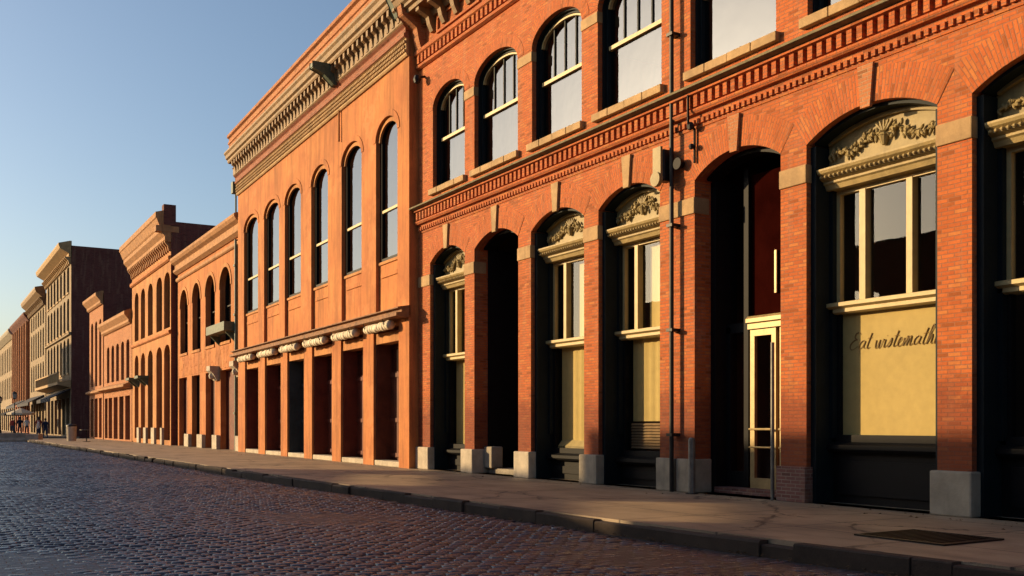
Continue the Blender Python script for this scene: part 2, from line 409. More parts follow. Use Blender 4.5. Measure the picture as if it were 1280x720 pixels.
# shop windows ---------------------------------------------
def foliage(m, c, w, z0, h, y, seed, fancy=1):
    """carved garland with leaves and scrolls on a panel"""
    rnd = random.Random(seed)
    for sgn in (-1, 1):
        pts = []
        for i in range(13):
            t = i/12; x = c+sgn*(.10+t*(w/2-.20)); z = z0+h*(.52-.30*t+.10*math.sin(t*9)); pts.append((x, z))
        for (xa, za), (xb, zb) in zip(pts, pts[1:]): m.tube((xa, y+.02, za), (xb, y+.02, zb), .014, .012, 5)
        for i, (x, z) in enumerate(pts):
            for _ in range(3):
                an = rnd.uniform(0, math.pi*2); rr = rnd.uniform(.02, .08)*(1.2-i/20)
                rot = Matrix.Rotation(an, 3, 'Y')
                m.blob((x+rr*math.cos(an), y+.03+rnd.uniform(0, .02), z+rr*math.sin(an)*1.1), (.052, .028, .020), rot, 6, 4)
            if i % 3 == 1: m.blob((x, y+.045, z), (.036, .04, .036), None, 7, 4)
    # urn and crown in the middle
    m.tube((c, y+.03, z0+h*.22), (c, y+.03, z0+h*.46), .03, .075, 9); m.tube((c, y+.03, z0+h*.46), (c, y+.03, z0+h*.54), .085, .05, 9)
    for an in (-.7, -.35, 0, .35, .7):
        rot = Matrix.Rotation(an, 3, 'Y'); m.blob((c+.13*math.sin(an), y+.03, z0+h*(.66+.08*math.cos(an))), (.024, .024, .085), rot, 6, 4)
def shop_window(key, lights, lower, panel='cream_dk'):
    a, b = WOP[key]; c = (a+b)/2
    top = SPR+RISE
    # dark timber surround lining the opening
    fr = MB(); fr.box(a, a+.09, -.62, -.09, .0, SPR-.02); fr.box(b-.09, b, -.62, -.09, .0, SPR-.02)
    ring_flat(fr, a, b, SPR, RISE, .06, -.50, -.11); fr.box(a+.09, a+.15, -.60, -.36, .9, 4.4); fr.box(b-.15, b-.09, -.60, -.36, .9, 4.4)
    w = fr.build('shop_window', 'dark', RB)
    # tympanum
    p = MB(); arch_fill(p, a+.07, b-.07, 4.52, SPR, RISE-.06, -.36)
    ring_flat(p, a+.075, b-.075, SPR, RISE-.07, .05, -.36, -.30)
    foliage(p, c, b-a-.1, 4.68, .50, -.36, hash(key) % 97 if False else ord(key))
    p.build('carved_panel', panel, w)
    l = MB(); s0, s1 = a+.03, b-.03
    cornice(l, s0, s1, [(-.30,4.36),(-.27,4.42),(-.24,4.44),(-.24,4.47),(-.17,4.50),(-.17,4.535),(-.12,4.565),(-.10,4.60),(-.10,4.625),(-.30,4.64)], back=-.45)
    x = s0
    while x < s1-.05: l.blob((x+.035, -.155, 4.52), (.028, .03, .022), None, 6, 4); x += .075
    l.build('lintel', 'cream_mid', w)
    # upper lights
    f2 = MB(); ya, yb = -.52, -.44
    f2.box(a+.15, b-.15, ya, yb, 4.30, 4.37); f2.box(a+.15, a+.21, ya, yb, 2.78, 4.30); f2.box(b-.21, b-.15, ya, yb, 2.78, 4.30)
    for u, wd in lights: f2.box(a+(b-a)*u-wd/2, a+(b-a)*u+wd/2, ya, -.40, 2.78, 4.30)
    f2.build('mullions', 'cream', w)
    tb = MB(); cornice(tb, a+.06, b-.06, [(-.40,2.63),(-.36,2.65),(-.36,2.70),(-.30,2.73),(-.30,2.78),(-.40,2.80)], back=-.58); tb.build('transom_bar', 'cream', w)
    g = pane(a+.15, b-.15, -.49, 2.8, 4.30); g.build('upper_pane', 'glass', w)
    # lower light
    lf = MB(); zb = .93 if lower == 'blind' else .60
    lf.box(a+.15, b-.15, -.55, -.42, zb-.08, zb+.02); lf.box(a+.15, a+.20, -.55, -.45, zb, 2.63); lf.box(b-.20, b-.15, -.55, -.45, zb, 2.63)
    cornice(lf, a+.09, b-.09, [(-.34,zb-.22),(-.30,zb-.18),(-.30,zb-.12),(-.42,zb-.08)], back=-.58)
    lf.box(a+.09, b-.09, -.60, -.44, .0, zb-.22); lf.box(a+.22, b-.22, -.44, -.41, .12, zb-.34)
    lf.build('stall_riser', 'black', w)
    g = pane(a+.16, b-.16, -.50, zb, 2.63); g.build('lower_pane', 'glass', w)
    return w
wF = shop_window('F', [(.34,.09),(.70,.10)], 'blind')
wA = shop_window('A', [(.30,.06),(.66,.09)], 'low', 'cream_dk')
wC = shop_window('C', [(.66,.09)], 'low', 'cream_dk')
wD = shop_window('D', [(.66,.09)], 'low', 'cream_dk')
wG = shop_window('G', [(.5,.09)], 'blind')
wH = shop_window('H', [(.34,.09),(.7,.09)], 'blind')
wI = shop_window('I', [(.34,.09),(.7,.09)], 'blind')
def cloth(a, b, z0, z1, y, amp, n, name='blind', mat='blind', parent=None, seed=1):
    m = MB(); rnd = random.Random(seed); ph = rnd.random()*6
    pts = [(a+(b-a)*i/n, y+amp*math.sin(i*1.7+ph)+amp*.5*math.sin(i*.63+ph)) for i in range(n+1)]
    for (xa, ya), (xb, yb) in zip(pts, pts[1:]): m.face([(xa,ya,z0),(xb,yb,z0),(xb,yb,z1),(xa,ya,z1)], flip=True)
    return m.build(name, mat, parent, smooth=True)
cloth(7.8, 9.62, .95, 2.66, -.508, .001, 14, parent=wF, seed=3)
for w, (a, b), zb in ((wC, WOP['C'], .75), (wD, WOP['D'], 1.15), (wA, WOP['A'], .62)):
    cloth(a+.2, b-.25, zb, 2.64, -.60, .010, 24, parent=w, seed=int(a))
cloth(15.32, 16.10, 2.8, 4.32, -.58, .006, 10, parent=wC, name='upper_blind', seed=4)
cloth(13.10, 13.90, 2.8, 4.32, -.58, .006, 10, parent=wD, name='upper_blind', seed=5)
cloth(20.0, 20.9, 2.8, 4.32, -.58, .006, 10, parent=wA, name='upper_blind', seed=6)
m = MB()       # louvred panel below the blind of the window beside the broad pier
for i in range(9): m.prof(13.1, 14.45, [(-.60,.66+i*.052),(-.57,.66+i*.052),(-.60,.70+i*.052)])
m.build('louvre', 'olive', wD)
m = MB(); m.prof(15.3, 16.75, [(-.60,.62),(-.50,.62),(-.50,.66),(-.60,.78)]); m.build('window_shelf', 'cream', wC)

# script lettering on the glass
def cat(pts, n=6):
    out = []
    P = [pts[0]]+pts+[pts[-1]]
    for i in range(1, len(P)-2):
        for k in range(n):
            t = k/n
            out.append(tuple(.5*((2*P[i][j])+(-P[i-1][j]+P[i+1][j])*t+(2*P[i-1][j]-5*P[i][j]+4*P[i+1][j]-P[i+2][j])*t*t+(-P[i-1][j]+3*P[i][j]-3*P[i+1][j]+P[i+2][j])*t**3) for j in (0, 1)))
    out.append(pts[-1]); return out
GL = {
 'E': (1.0, [[(.85,1.75),(.6,2.0),(.25,1.85),(.25,1.4),(.6,1.15),(.25,1.05),(-.05,.6),(.1,.1),(.5,0),(.95,.35)]]),
 'a': (.8, [[(.65,.8),(.35,1),(.05,.6),(.15,.05),(.45,.2),(.65,.9),(.6,.2),(.8,.1)]]),
 't': (.55, [[(.3,1.8),(.2,.4),(.3,0),(.55,.15)], [(.0,1.2),(.5,1.25)]]),
 'w': (.95, [[(.0,.9),(.1,.15),(.3,0),(.45,.9),(.5,.1),(.7,0),(.85,.9),(.95,.8)]]),
 'i': (.4, [[(.1,.9),(.12,.1),(.25,0),(.4,.2)], [(.14,1.3),(.17,1.36)]]),
 's': (.5, [[(.0,.1),(.3,1.0),(.4,.4),(.2,0),(.0,.1)]]),
 'e': (.6, [[(.0,.3),(.35,.75),(.2,1),(.05,.6),(.1,.1),(.35,0),(.6,.25)]]),
 'm': (1.1, [[(.0,.9),(.05,0),(.25,1),(.4,.9),(.42,0),(.6,1),(.75,.9),(.78,.15),(.9,0),(1.1,.2)]]),
 'h': (.7, [[(.0,0),(.3,1.9),(.12,1.9),(.05,0),(.3,1),(.45,.8),(.48,.1),(.7,.1)]]),
 'l': (.42, [[(.0,.2),(.32,1.7),(.18,2.0),(.1,1.5),(.12,.2),(.25,0),(.42,.2)]]),
 'y': (.7, [[(.0,.9),(.1,.1),(.4,.2),(.5,.9),(.4,-.6),(.1,-.7),(.2,-.2),(.7,.2)]]),
 ' ': (.45, [])}
def script(text, s_start, s_end, z, hgt, y, parent):
    tot = sum(GL[c][0]+.06 for c in text); k = (s_start-s_end)/tot; m = MB(); x = 0
    for c in text:
        w, strokes = GL[c]
        for st in strokes:
            P = cat(st)
            Q = [(s_start-(x+p[0]+p[1]*.33)*k, z+p[1]*hgt/2) for p in P]
            for (xa, za), (xb, zb) in zip(Q, Q[1:]):
                m.tube((xa, y, za), (xb, y, zb), .0068 if zb < za else .004, None, 5)
        x += w+.06
    return m.build('window_lettering', 'ink', parent)
script('Eat wistemathilly', 9.42, 7.80, 2.13, .23, -.4985, wF)

# dark doorway (B) and entrance (E) ---------------------------------------------
a, b = WOP['B']; fr = MB()
fr.box(a, a+.10, -1.2, -.34, 0, SPR); fr.box(b-.10, b, -1.2, -.34, 0, SPR); ring_flat(fr, a, b, SPR, RISE, .08, -.5, -.2)
fr.box(a+.1, b-.1, -1.25, -1.15, 0, 5.2); fr.box(a+.35, b-.35, -1.15, -1.10, .15, 2.5); fr.box(a+.35, b-.35, -1.15, -1.10, 2.75, 4.3)
d = fr.build('doorway', 'black', RB)
B(a+.1, b-.1, -1.15, -.3, 0.004, .12).build('doorstep', 'stone_grey', d, bevel=.01)
for (c0, c1, hh) in ((18.95, 19.30, .50), (17.55, 17.85, .30)): B(c0, c1, -.5, -.2, .122, hh+.1).build('stone_block', 'stone_grey', d, bevel=.03)
m = MB(); m.box(a+.22, a+.26, -1.10, -1.0, 1.0, 1.3); m.build('handle', 'steel', d)

a, b = WOP['E']; fr = MB()
fr.box(a, a+.07, -.8, -.34, 0, SPR); fr.box(b-.12, b, -.8, -.34, 0, SPR); ring_flat(fr, a, b, SPR, RISE, .08, -.45, -.2)
fr.box(11.42, 11.52, -.66, -.54, .0, 5.1)         # jamb beside the sidelight
fr.box(11.84, 11.94, -.66, -.56, .0, 2.65); fr.box(11.52, 11.84, -.66, -.56, .0, .35)
fr.box(11.52, 11.94, -.66, -.56, 2.55, 2.70)
d = fr.build('entrance', 'black', RB)
m = MB(); m.box(a+.07, b-.12, -1.75, -1.70, 0, 5.2); m.box(a+.02, a+.07, -1.70, -.8, 0, 5.2); m.build('lobby_wall', 'redroom', d)
m = MB(); cornice(m, 10.29, 11.42, [(-.52,2.66),(-.48,2.68),(-.48,2.74),(-.52,2.78)], back=-.66); m.box(10.29, 11.42, -.62, -.52, 2.58, 2.66)
m.build('transom_bar', 'brass', d)
m = MB()
for (x0, x1) in ((10.31, 10.78), (10.86, 11.40)):
    m.box(x0, x0+.09, -.62, -.56, .02, 2.57); m.box(x1-.09, x1, -.62, -.56, .02, 2.57)
    m.box(x0+.09, x1-.09, -.62, -.56, .02, .26); m.box(x0+.09, x1-.09, -.62, -.56, 2.47, 2.57)
    if x0 < 10.5: m.box(x0+.09, x1-.09, -.60, -.57, 1.72, 1.75); m.box(x0+.09, x1-.09, -.60, -.57, 2.12, 2.15)
dl = m.build('glass_door', 'brass', d)
m = pane(10.90, 11.36, -.59, .26, 2.47); pane(10.36, 10.74, -.59, .26, 2.47, m); m.build('door_pane', 'glass_door', d)
m = MB()
for (x0, x1) in ((10.36, 10.74), (10.90, 11.36)):
    m.tube((x0, -.50, 1.02), (x1, -.50, 1.02), .018); m.tube((x0, -.50, .74), (x1, -.50, .74), .014)
    m.tube((x0+.02, -.50, 1.02), (x0+.02, -.57, 1.02), .012); m.tube((x1-.02, -.50, 1.02), (x1-.02, -.57, 1.02), .012)
    m.tube((x0+.02, -.50, .74), (x0+.02, -.57, .74), .012); m.tube((x1-.02, -.50, .74), (x1-.02, -.57, .74), .012)
m.build('push_bar', 'brass', d)
m = pane(11.52, 11.84, -.61, .35, 2.55); m.build('sidelight_pane', 'glass_door', d); m = pane(10.29, 11.42, -.61, 2.78, 5.0); m.build('fanlight_panel', 'glass_red', d); B(10.86, 10.90, -.60, -.57, 3.1, 3.75).build('hanging_light', 'brass', d)
B(a+.1, b-.12, -1.6, -.30, .004, .10).build('doorstep', 'brick_dark', d, bevel=.01)
m = MB(); m.tube((10.36, .02, 0), (10.36, .02, 2.28), .028); m.build('railing_post', 'steel', d)

# downpipe, lamp, conduit ---------------------------------------------
m = MB(); m.tube((12.48, .12, .0), (12.48, .12, 10.2), .036, None, 12)
for z in (.9, 2.6, 4.3, 7.4, 8.9): m.box(12.41, 12.55, 0, .175, z, z+.05)
m.build('downpipe', 'iron', RB)
m = MB(); m.box(12.56, 12.72, .03, .22, 5.06, 5.58); ml = m.build('alarm_box', 'iron', RB, bevel=.02)
m = MB(); m.box(12.58, 12.78, .225, .27, 5.10, 5.62); m.tube((12.69, .225, 5.10), (12.69, .30, 5.10), .12, None, 14); m.build('lamp_cover', 'cream_dk', ml)
m = MB(); m.tube((12.34, .02, 5.3), (12.34, .13, 5.3), .07, .095, 14); m.build('alarm_bell', 'black', RB)
m = MB(); m.tube((12.02, .035, 5.25), (12.02, .035, 5.78), .02); m.tube((12.02, .035, 5.78), (12.02, .17, 5.86), .02); m.tube((12.02, .17, 5.86), (12.02, .17, 6.3), .02); m.blob((12.02, .10, 5.82), (.05, .05, .05)); m.build('conduit', 'iron', RB)
m.blob((12.02, .12, 5.82), (.07, .06, .07)); m.blob((12.02, .10, 5.5), (.05, .05, .05)); m.build('conduit', 'iron', RB)
m = MB(); m.tube((21.9, .0, 9.60), (21.9, .16, 9.55), .03); m.blob((21.9, .2, 9.5), (.10, .10, .12)); m.build('security_light', 'iron', RB)

# ================================================================== ORANGE STUCCO BUILDING (middle)
Y0 = 22.26
OB = empty('stucco_building', (10.35, Y0, 0), R(90-1.74),
    'tall orange stucco building with deep cornice, six arched windows and white rolled awnings', 'building')
SE = 17.2
wx = [(.74,2.23),(3.31,4.95),(6.17,7.80),(8.89,10.71),(11.39,13.35),(14.18,16.26)]
px = [(0,.66),(2.41,3.19),(5.02,5.80),(7.72,8.55),(10.42,11.19),(13.24,14.13),(16.10,SE)]
ox = [(px[i][1], px[i+1][0]) for i in range(6)]
m = MB()
wall_row(m, 0, SE, -.02, 3.62, [(a, b, -.02, 3.60, 0) for a, b in ox], .60)
m.face([(0,0,3.62),(SE,0,3.62),(SE,0,4.0),(0,0,4.0)], flip=True)
wall_row(m, 0, SE, 4.0, 10.3, [(a, b, 4.05, 8.58, .49) for a, b in wx], .25, mode='ell')
shell(m, 0, SE, 12.3, 15)
m.build('wall', 'stucco', OB)
m = B(.05, SE-.05, -14.95, -.05, 12.0, 12.1); m.build('roof', 'roof', OB)
m = B(.02, .12, -14.9, -.9, .05, 12.0); m.build('floor_slab', 'inside', OB)
for i, (a, b) in enumerate(wx):
    m = MB(); m.box(a, b, -.33, -.10, 4.06, 5.30); m.box(a+.18, b-.18, -.10, -.07, 4.95, 5.06)
    rnd = random.Random(50+i)
    m.build('spandrel', 'stucco', OB)
    m = MB(); m.box(a+.002, b-.002, -.33, -.06, 5.30, 5.38); m.build('sill', 'stucco2', OB, bevel=.01)
    fr = MB(); ya, yb = -.24, -.12
    fr.box(a, a+.13, ya, yb, 5.38, 8.58); fr.box(b-.13, b, ya, yb, 5.38, 8.58); fr.box(a+.13, b-.13, ya, yb, 5.38, 5.47); ring_flat(fr, a, b, 8.58, .49, .12, ya, yb, 'ell')
    w = fr.build('window', 'black', OB)
    g = MB(); arch_fill(g, a+.1, b-.1, 5.45, 8.58, .40, -.17, 'ell'); g.build('pane', 'glass_up', w)
    r_ = MB(); r_.box(a+.13, b-.13, -.20, -.13, 6.68, 6.75); r_.build('sash_rail', 'cream', w)
    m = MB(); arch_ring(m, a+.12, b-.12, 8.56, .39, .10, -.12, -.06, 'ell'); m.build('inner_arch', 'stucco2', w)
    m = MB(); arch_ring(m, a, b, 8.58, .49, .16, -.01, .018, 'ell'); m.build('hood_mould', 'stucco', OB)
    if i % 2 == 0:
        pass
for i, (a, b) in enumerate(ox):
    mat = ['reddoor2', 'reddoor', 'reddoor', 'bluedoor', 'reddoor', 'reddoor'][i]
    m = MB(); m.box(a, b, -.62, -.50, .0, 3.22)
    n = 9; wd = (b-a)/n
    for k in range(n): m.box(a+k*wd+.012, a+(k+1)*wd-.012, -.50, -.485, .22, 3.18)
    m.box(a+.0, b-.0, -.50, -.46, 1.55, 1.68) if i in (3,) else None
    m.box(a, a+.06, -.50, -.07, .0, 3.22); m.box(b-.06, b, -.50, -.07, .0, 3.22)
    for z in (.22, 1.15, 2.35): m.box(a+.06, b-.06, -.485, -.455, z, z+.11)
    m.box((a+b)/2-.05, (a+b)/2+.05, -.485, -.45, .2, 3.2)
    dd = m.build('boarded_door', mat, OB)
    g = pane(a+.12, (a+b)/2-.08, -.478, 2.5, 3.12); pane((a+b)/2+.08, b-.12, -.478, 2.5, 3.12, g); g.build('transom_light', 'glass_up', dd)
    B((a+b)/2-.12, (a+b)/2-.08, -.45, -.40, 1.0, 1.25).build('handle', 'steel', dd)
    B(a+.003, b-.003, -.40, -.06, 3.22, 3.50).build('lintel', 'stucco2', OB, bevel=.01)
    B(a+.02, b-.02, -.38, -.02, .0, .14).build('doorstep', 'stone_pale', OB, bevel=.015)
    m = MB()       # rolled canvas awning
    segs = 10; P = []
    for k in range(segs):
        x0 = a+.02+(b-a-.04)*k/segs; x1 = a+.02+(b-a-.04)*(k+1)/segs
        m.tube((x0, .20, 3.60+.008*math.sin(k*1.9+i)), (x1, .20, 3.60+.008*math.sin((k+1)*1.9+i)), .112+.010*math.sin(k*2.3+i*2), .112+.010*math.sin((k+1)*2.3+i*2), 12)
    ra = m.build('rolled_awning', 'canvas', OB, smooth=True)
    m = MB()
    for xx in (a+.2, b-.2): m.tube((xx, .0, 3.52), (xx, .20, 3.50), .015); m.tube((xx, .32, 3.60), (xx, .36, 3.74), .012)
    m.build('awning_arm', 'iron', ra)
m = MB(); cornice(m, -.0, SE, [(.26,3.74),(.34,3.76),(.34,3.84),(.20,3.86),(.20,3.93),(.30,3.95),(.30,3.98),(.02,4.03)]); m.build('ledge_beam', 'wood', OB)
# cornice
m = MB(); cornice(m, -.0, SE+.0, [(.05,10.18),(.08,10.22),(.08,10.60),(.12,10.62)])
x = .02
while x < SE-.1:
    for z in (10.27, 10.38, 10.49): m.box(x+(.045 if z == 10.38 else 0), x+.05+(.045 if z == 10.38 else 0), .08, .125, z, z+.065)
    x += .10
m.build('dentil_frieze', 'stone', OB)
m = MB(); cornice(m, 0, SE, [(.10,10.62),(.14,10.64),(.14,10.72),(.10,10.74),(.10,10.86),(.18,10.92)]); m.build('red_band', 'brick_far', OB)
m = MB(); cornice(m, -.02, SE, [(.16,10.92),(.20,10.96),(.20,11.20),(.24,11.24)])
x = .1
while x < SE-.25: m.prof(x, x+.13, [(.15,11.0),(.22,11.0),(.26,11.2),(.36,11.26),(.36,11.42),(.15,11.42)]); x += .36
cornice(m, -.04, SE+.04, [(.38,11.42),(.41,11.47),(.41,11.54),(.48,11.58),(.50,11.70),(.55,11.76),(.55,11.82),(.30,11.86)])
m.build('cornice', 'olive', OB)
m = MB(); cornice(m, 0, SE, [(.38,11.86),(.40,11.88),(.40,11.98),(.36,12.02)]); m.build('coping', 'stone', OB)
m = MB(); cornice(m, 0, SE, [(.36,12.02),(.36,12.14),(.40,12.16),(.40,12.24),(.36,12.26),(.36,12.38),(.44,12.42),(.44,12.52),(.0,12.54)], back=-.25)
m.build('parapet', 'brick_orange', OB)
for (xs, zt, ln) in ((5.0, 11.35, .5), (.18, 12.1, 1.1)):
    m = MB(); m.prof(xs-.13, xs+.13, [(.1,zt-ln*.9),(.25,zt-ln*.9),(.55,zt-ln*.35),(.88,zt-ln*.1),(.88,zt+.1),(.1,zt+.1)]); m.build('rainwater_head', 'green_metal', OB, bevel=.02)
m = MB(); m.tube((5.0, .06, 10.2), (5.0, .06, 9.3), .03); m.build('overflow_pipe', 'stucco2', OB)
m = MB(); m.tube((SE-.2, .05, 10.6), (SE+.15, .05, 10.6), .03); m.tube((SE+.15, .05, 9.5), (SE+.15, .05, 10.9), .035); m.box(SE+.03, SE+.32, -.05, .2, 10.3, 10.75); m.build('mast', 'green_metal', OB)

# ================================================================== generic smaller buildings
def facade(name, loc, rz, label, length, height, rows, wall, corn, depth=12, side=None, zc=None, cproj=.4, glass='glass_far', framem='black',
           mode='ell', shell_h=None, gl_doors=None, sillm=None, cpts=None, backdrop=True):
    """rows: list of (z_bottom, z_spring, rise, [(a,b),...], kind)"""
    o = empty(name, loc, rz, label, 'building')
    rows = sorted(rows); m = MB(); zprev = -.02
    bounds = [-.02]
    for i in range(len(rows)-1): bounds.append((rows[i][1]+rows[i][2]+rows[i+1][0])/2)
    bounds.append(height)
    for i, (zb, zs, rise, xs, kind) in enumerate(rows):
        wall_row(m, 0, length, bounds[i], bounds[i+1], [(a, b, max(zb, bounds[i]), zs, rise) for a, b in xs], .32, mode=mode)
    if not side: shell(m, 0, length, shell_h or height, depth)
    if shell_h: m.box(0.001, length-.001, -.36, -.34, shell_h-.3, height); m.box(.001, .02, -.34, -.002, shell_h-.3, height-.01); m.box(length-.02, length-.001, -.34, -.002, shell_h-.3, height-.01)
    m.build('wall', wall, o)
    if side:
        m = MB(); shell(m, 0, length, height, depth); m.build('side_wall', side, o)
    B(.04, length-.04, -depth+.04, -.37 if shell_h else -.04, (shell_h or height)-.3, (shell_h or height)-.2).build('roof', 'roof', o)
    for (zb, zs, rise, xs, kind) in rows:
        for j, (a, b) in enumerate(xs):
            if kind == 'door':
                m = MB(); m.box(a, b, -.42, -.30, zb, zs+rise+.01); m.box(a, a+.07, -.3, -.24, zb, zs); m.box(b-.07, b, -.3, -.24, zb, zs); m.box((a+b)/2-.03, (a+b)/2+.03, -.3, -.26, zb, zs)
                m.build('door', ['reddoor', 'reddoor2', 'black'][(j*7+int(length)) % 3], o)
                continue
            fr = MB(); fr.box(a, a+.09, -.36, -.24, zb, zs); fr.box(b-.09, b, -.36, -.24, zb, zs); fr.box(a+.09, b-.09, -.36, -.24, zb, zb+.09)
            if rise > 0: ring_flat(fr, a, b, zs, rise, .09, -.36, -.24, mode, 10)
            else: fr.box(a+.09, b-.09, -.36, -.24, zs-.09, zs)
            zm = zb+(zs+rise-zb)*.5
            fr.box(a+.09, b-.09, -.34, -.27, zm-.03, zm+.03); fr.box((a+b)/2-.02, (a+b)/2+.02, -.33, -.28, zb+.09, zs+rise*.9)
            w = fr.build('window', framem, o)
            g = MB(); arch_fill(g, a+.05, b-.05, zb+.04, zs, rise*.93, -.31, mode, 10); g.build('pane', glass, w)
            if sillm: B(a-.08, b+.08, -.24, .09, zb-.14, zb-.004).build('sill', sillm, w)
    if backdrop: B(.3, length-.3, -1.6, -1.5, .0, (shell_h or height)-.4).build('interior_wall', 'inside', o)
    if cpts:
        for mat, pts, nm in cpts:
            m = MB(); cornice(m, 0, length, pts); m.build(nm, mat, o)
    return o
def brackets(o, length, pitch, z0, z1, proj, mat, w=.16):
    x = .1
    while x < length-.2:
        m = MB(); m.prof(x, x+w, [(0,z0),(proj*.35,z0),(proj*.5,(z0+z1)/2),(proj,z1-.1),(proj,z1),(0,z1)]); x += pitch
        m.build('bracket', mat, o)

# low ochre building
dd = R(90-1.0)
ux = [(2.01,3.94),(4.81,6.66),(7.64,9.40),(10.43,12.21)]
gx = [(.9,3.80),(4.81,6.60),(7.81,9.50),(10.61,12.5)]
O3 = facade('ochre_building', (11.12, 39.55, 0), dd, 'two storey orange plaster building with four arched windows and a green drainpipe', 12.9, 9.4,
    [(-.02, 3.42, 0, gx, 'door'), (4.62, 6.95, .85, ux, 'win')], 'stucco', None, side='stucco2',
    cpts=[('tan', [(.05,8.35),(.10,8.40),(.10,8.52),(.05,8.54)], 'moulding'), ('tan', [(.06,8.72),(.22,8.84),(.22,8.95),(.14,8.97),(.14,9.18),(.30,9.28),(.38,9.40),(.38,9.52),(.0,9.64)], 'cornice')])
for a, b in ux:
    m = MB(); arch_ring(m, a, b, 6.95, .85, .17, -.01, .03, 'ell', 14); m.build('hood_mould', 'stucco2', O3)
    B(a+.004, b-.004, -.22, .05, 4.50, 4.62).build('sill', 'stucco2', O3)
rnd = random.Random(9)
m = MB(); m.box(.28, 12.62, -.02, .012, 3.50, 4.46)
for k in range(120): m.blob((rnd.uniform(.4, 12.4), .01, rnd.uniform(3.58, 4.36)), (rnd.uniform(.08, .22), .022, rnd.uniform(.05, .16)), None, 6, 4)
m.build('relief_panel', 'stucco', O3)
for a, b in ((0, .9), (3.8, 4.81), (6.60, 7.81), (9.5, 10.61)):
    B(a+.1, b-.05, -.1, .16, .0, .62).build('pier_base', 'stone_pale', O3, bevel=.02)
for xs in (.3, 4.3):
    m = MB(); m.prof(xs-.32, xs+.32, [(.0,3.0),(.12,3.0),(.28,3.3),(.42,3.42),(.42,3.62),(0,3.62)]); m.blob((xs, .24, 3.2), (.2, .16, .16)); m.build('pier_capital', 'stone_pale', O3)
m = MB(); m.tube((.75, .10, .0), (.75, .10, 8.6), .075, None, 10)
for z in (1.5, 3.6, 5.5, 7.5): m.box(.64, .86, 0, .2, z, z+.08)
m.build('drainpipe', 'green_metal', O3)
m = MB(); m.box(.95, 4.1, .02, .55, 4.92, 5.0); m.box(.95, 4.1, .50, .55, 5.0, 5.28); m.box(.95, 1.0, .02, .50, 5.0, 5.28); m.box(4.05, 4.1, .02, .5, 5.0, 5.28)
m.prof(1.2, 1.3, [(0,4.5),(.05,4.5),(.45,4.9),(0,4.9)]); m.prof(3.8, 3.9, [(0,4.5),(.05,4.5),(.45,4.9),(0,4.9)]); m.build('window_balcony', 'green_metal', O3)

# ochre building with deep cornice, maroon side wall
ux = [(.23,1.82),(2.37,4.01),(5.07,6.60),(7.50,8.90),(9.70,11.1)]
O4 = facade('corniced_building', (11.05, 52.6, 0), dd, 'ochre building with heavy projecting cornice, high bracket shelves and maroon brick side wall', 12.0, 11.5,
    [(.25, 4.75, .5, ux, 'door'), (6.1, 8.5, .52, ux, 'win')], 'stucco2', None, side='brick_maroon',
    cpts=[('stucco', [(.06,5.75),(.12,5.8),(.12,5.92),(.04,5.95)], 'string_course'), ('stucco', [(.06,9.5),(.14,9.56),(.14,9.72),(.04,9.76)], 'moulding'),
          ('tan', [(.15,10.45),(.30,10.55),(.30,10.72),(.50,10.95),(.50,11.15),(.56,11.22),(.70,11.60),(.75,11.64),(.75,11.92),(.1,12.1)], 'cornice')])
brackets(O4, 12, .5, 10.0, 10.52, .28, 'tan')
B(-.02, .5, -.25, .35, 11.3, 12.35).build('parapet_block', 'brick_maroon', O4)
B(-.02, .5, -.4, .74, 10.95, 11.25).build('cornice_return', 'tan', O4)
for i, (a, b) in enumerate(ux[:-1]): B(b+.05, ux[i+1][0]-.05, -.1, .12, .0, .9).build('pier_base', 'stone_pale', O4, bevel=.02)
for xs in (10.0, 6.9): 
    m = MB(); m.box(xs-.6, xs+.6, .0, .6, 3.7, 3.85); m.prof(xs-.5, xs-.4, [(0,3.3),(.05,3.3),(.5,3.7),(0,3.7)]); m.prof(xs+.4, xs+.5, [(0,3.3),(.05,3.3),(.5,3.7),(0,3.7)]); m.build('bracket_shelf', 'green_metal', O4)

# two narrow orange buildings
O5 = facade('orange_building', (11.26, 64.75, 0), R(90), 'low two storey orange brick building with small canopy, beside the corniced one', 10.8, 8.1,
    [(.1, 2.9, 0, [(.6,2.3),(2.9,4.5),(5.1,6.7),(7.3,8.8),(9.2,10.4)], 'door'), (3.95, 6.15, .3, [(.8,1.9),(2.7,3.8),(4.6,5.7),(6.5,7.6),(8.4,9.5)], 'win')], 'brick_orange', None,
    cpts=[('tan', [(.1,7.35),(.2,7.45),(.2,7.6),(.45,7.9),(.45,8.1),(.1,8.25)], 'cornice'), ('tan', [(.05,3.35),(.5,3.42),(.5,3.55),(.05,3.75)], 'canopy')])
O5b = facade('orange_building', (11.26, 75.95, 0), R(90), 'narrow three bay orange building rising above its low neighbour at the side street', 6.6, 10.5,
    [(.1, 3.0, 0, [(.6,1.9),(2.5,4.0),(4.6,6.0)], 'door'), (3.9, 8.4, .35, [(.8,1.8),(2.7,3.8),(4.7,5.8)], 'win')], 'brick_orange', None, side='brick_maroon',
    cpts=[('tan', [(.1,9.7),(.2,9.8),(.2,9.95),(.5,10.3),(.5,10.5),(.1,10.65)], 'cornice'), ('tan', [(.03,3.3),(.3,3.4),(.3,3.5),(.03,3.65)], 'canopy')])
m = B(-.3, .3, -6, -5.2, 9.3, 10.6); m = m.build('chimney', 'brick_maroon', O5b)

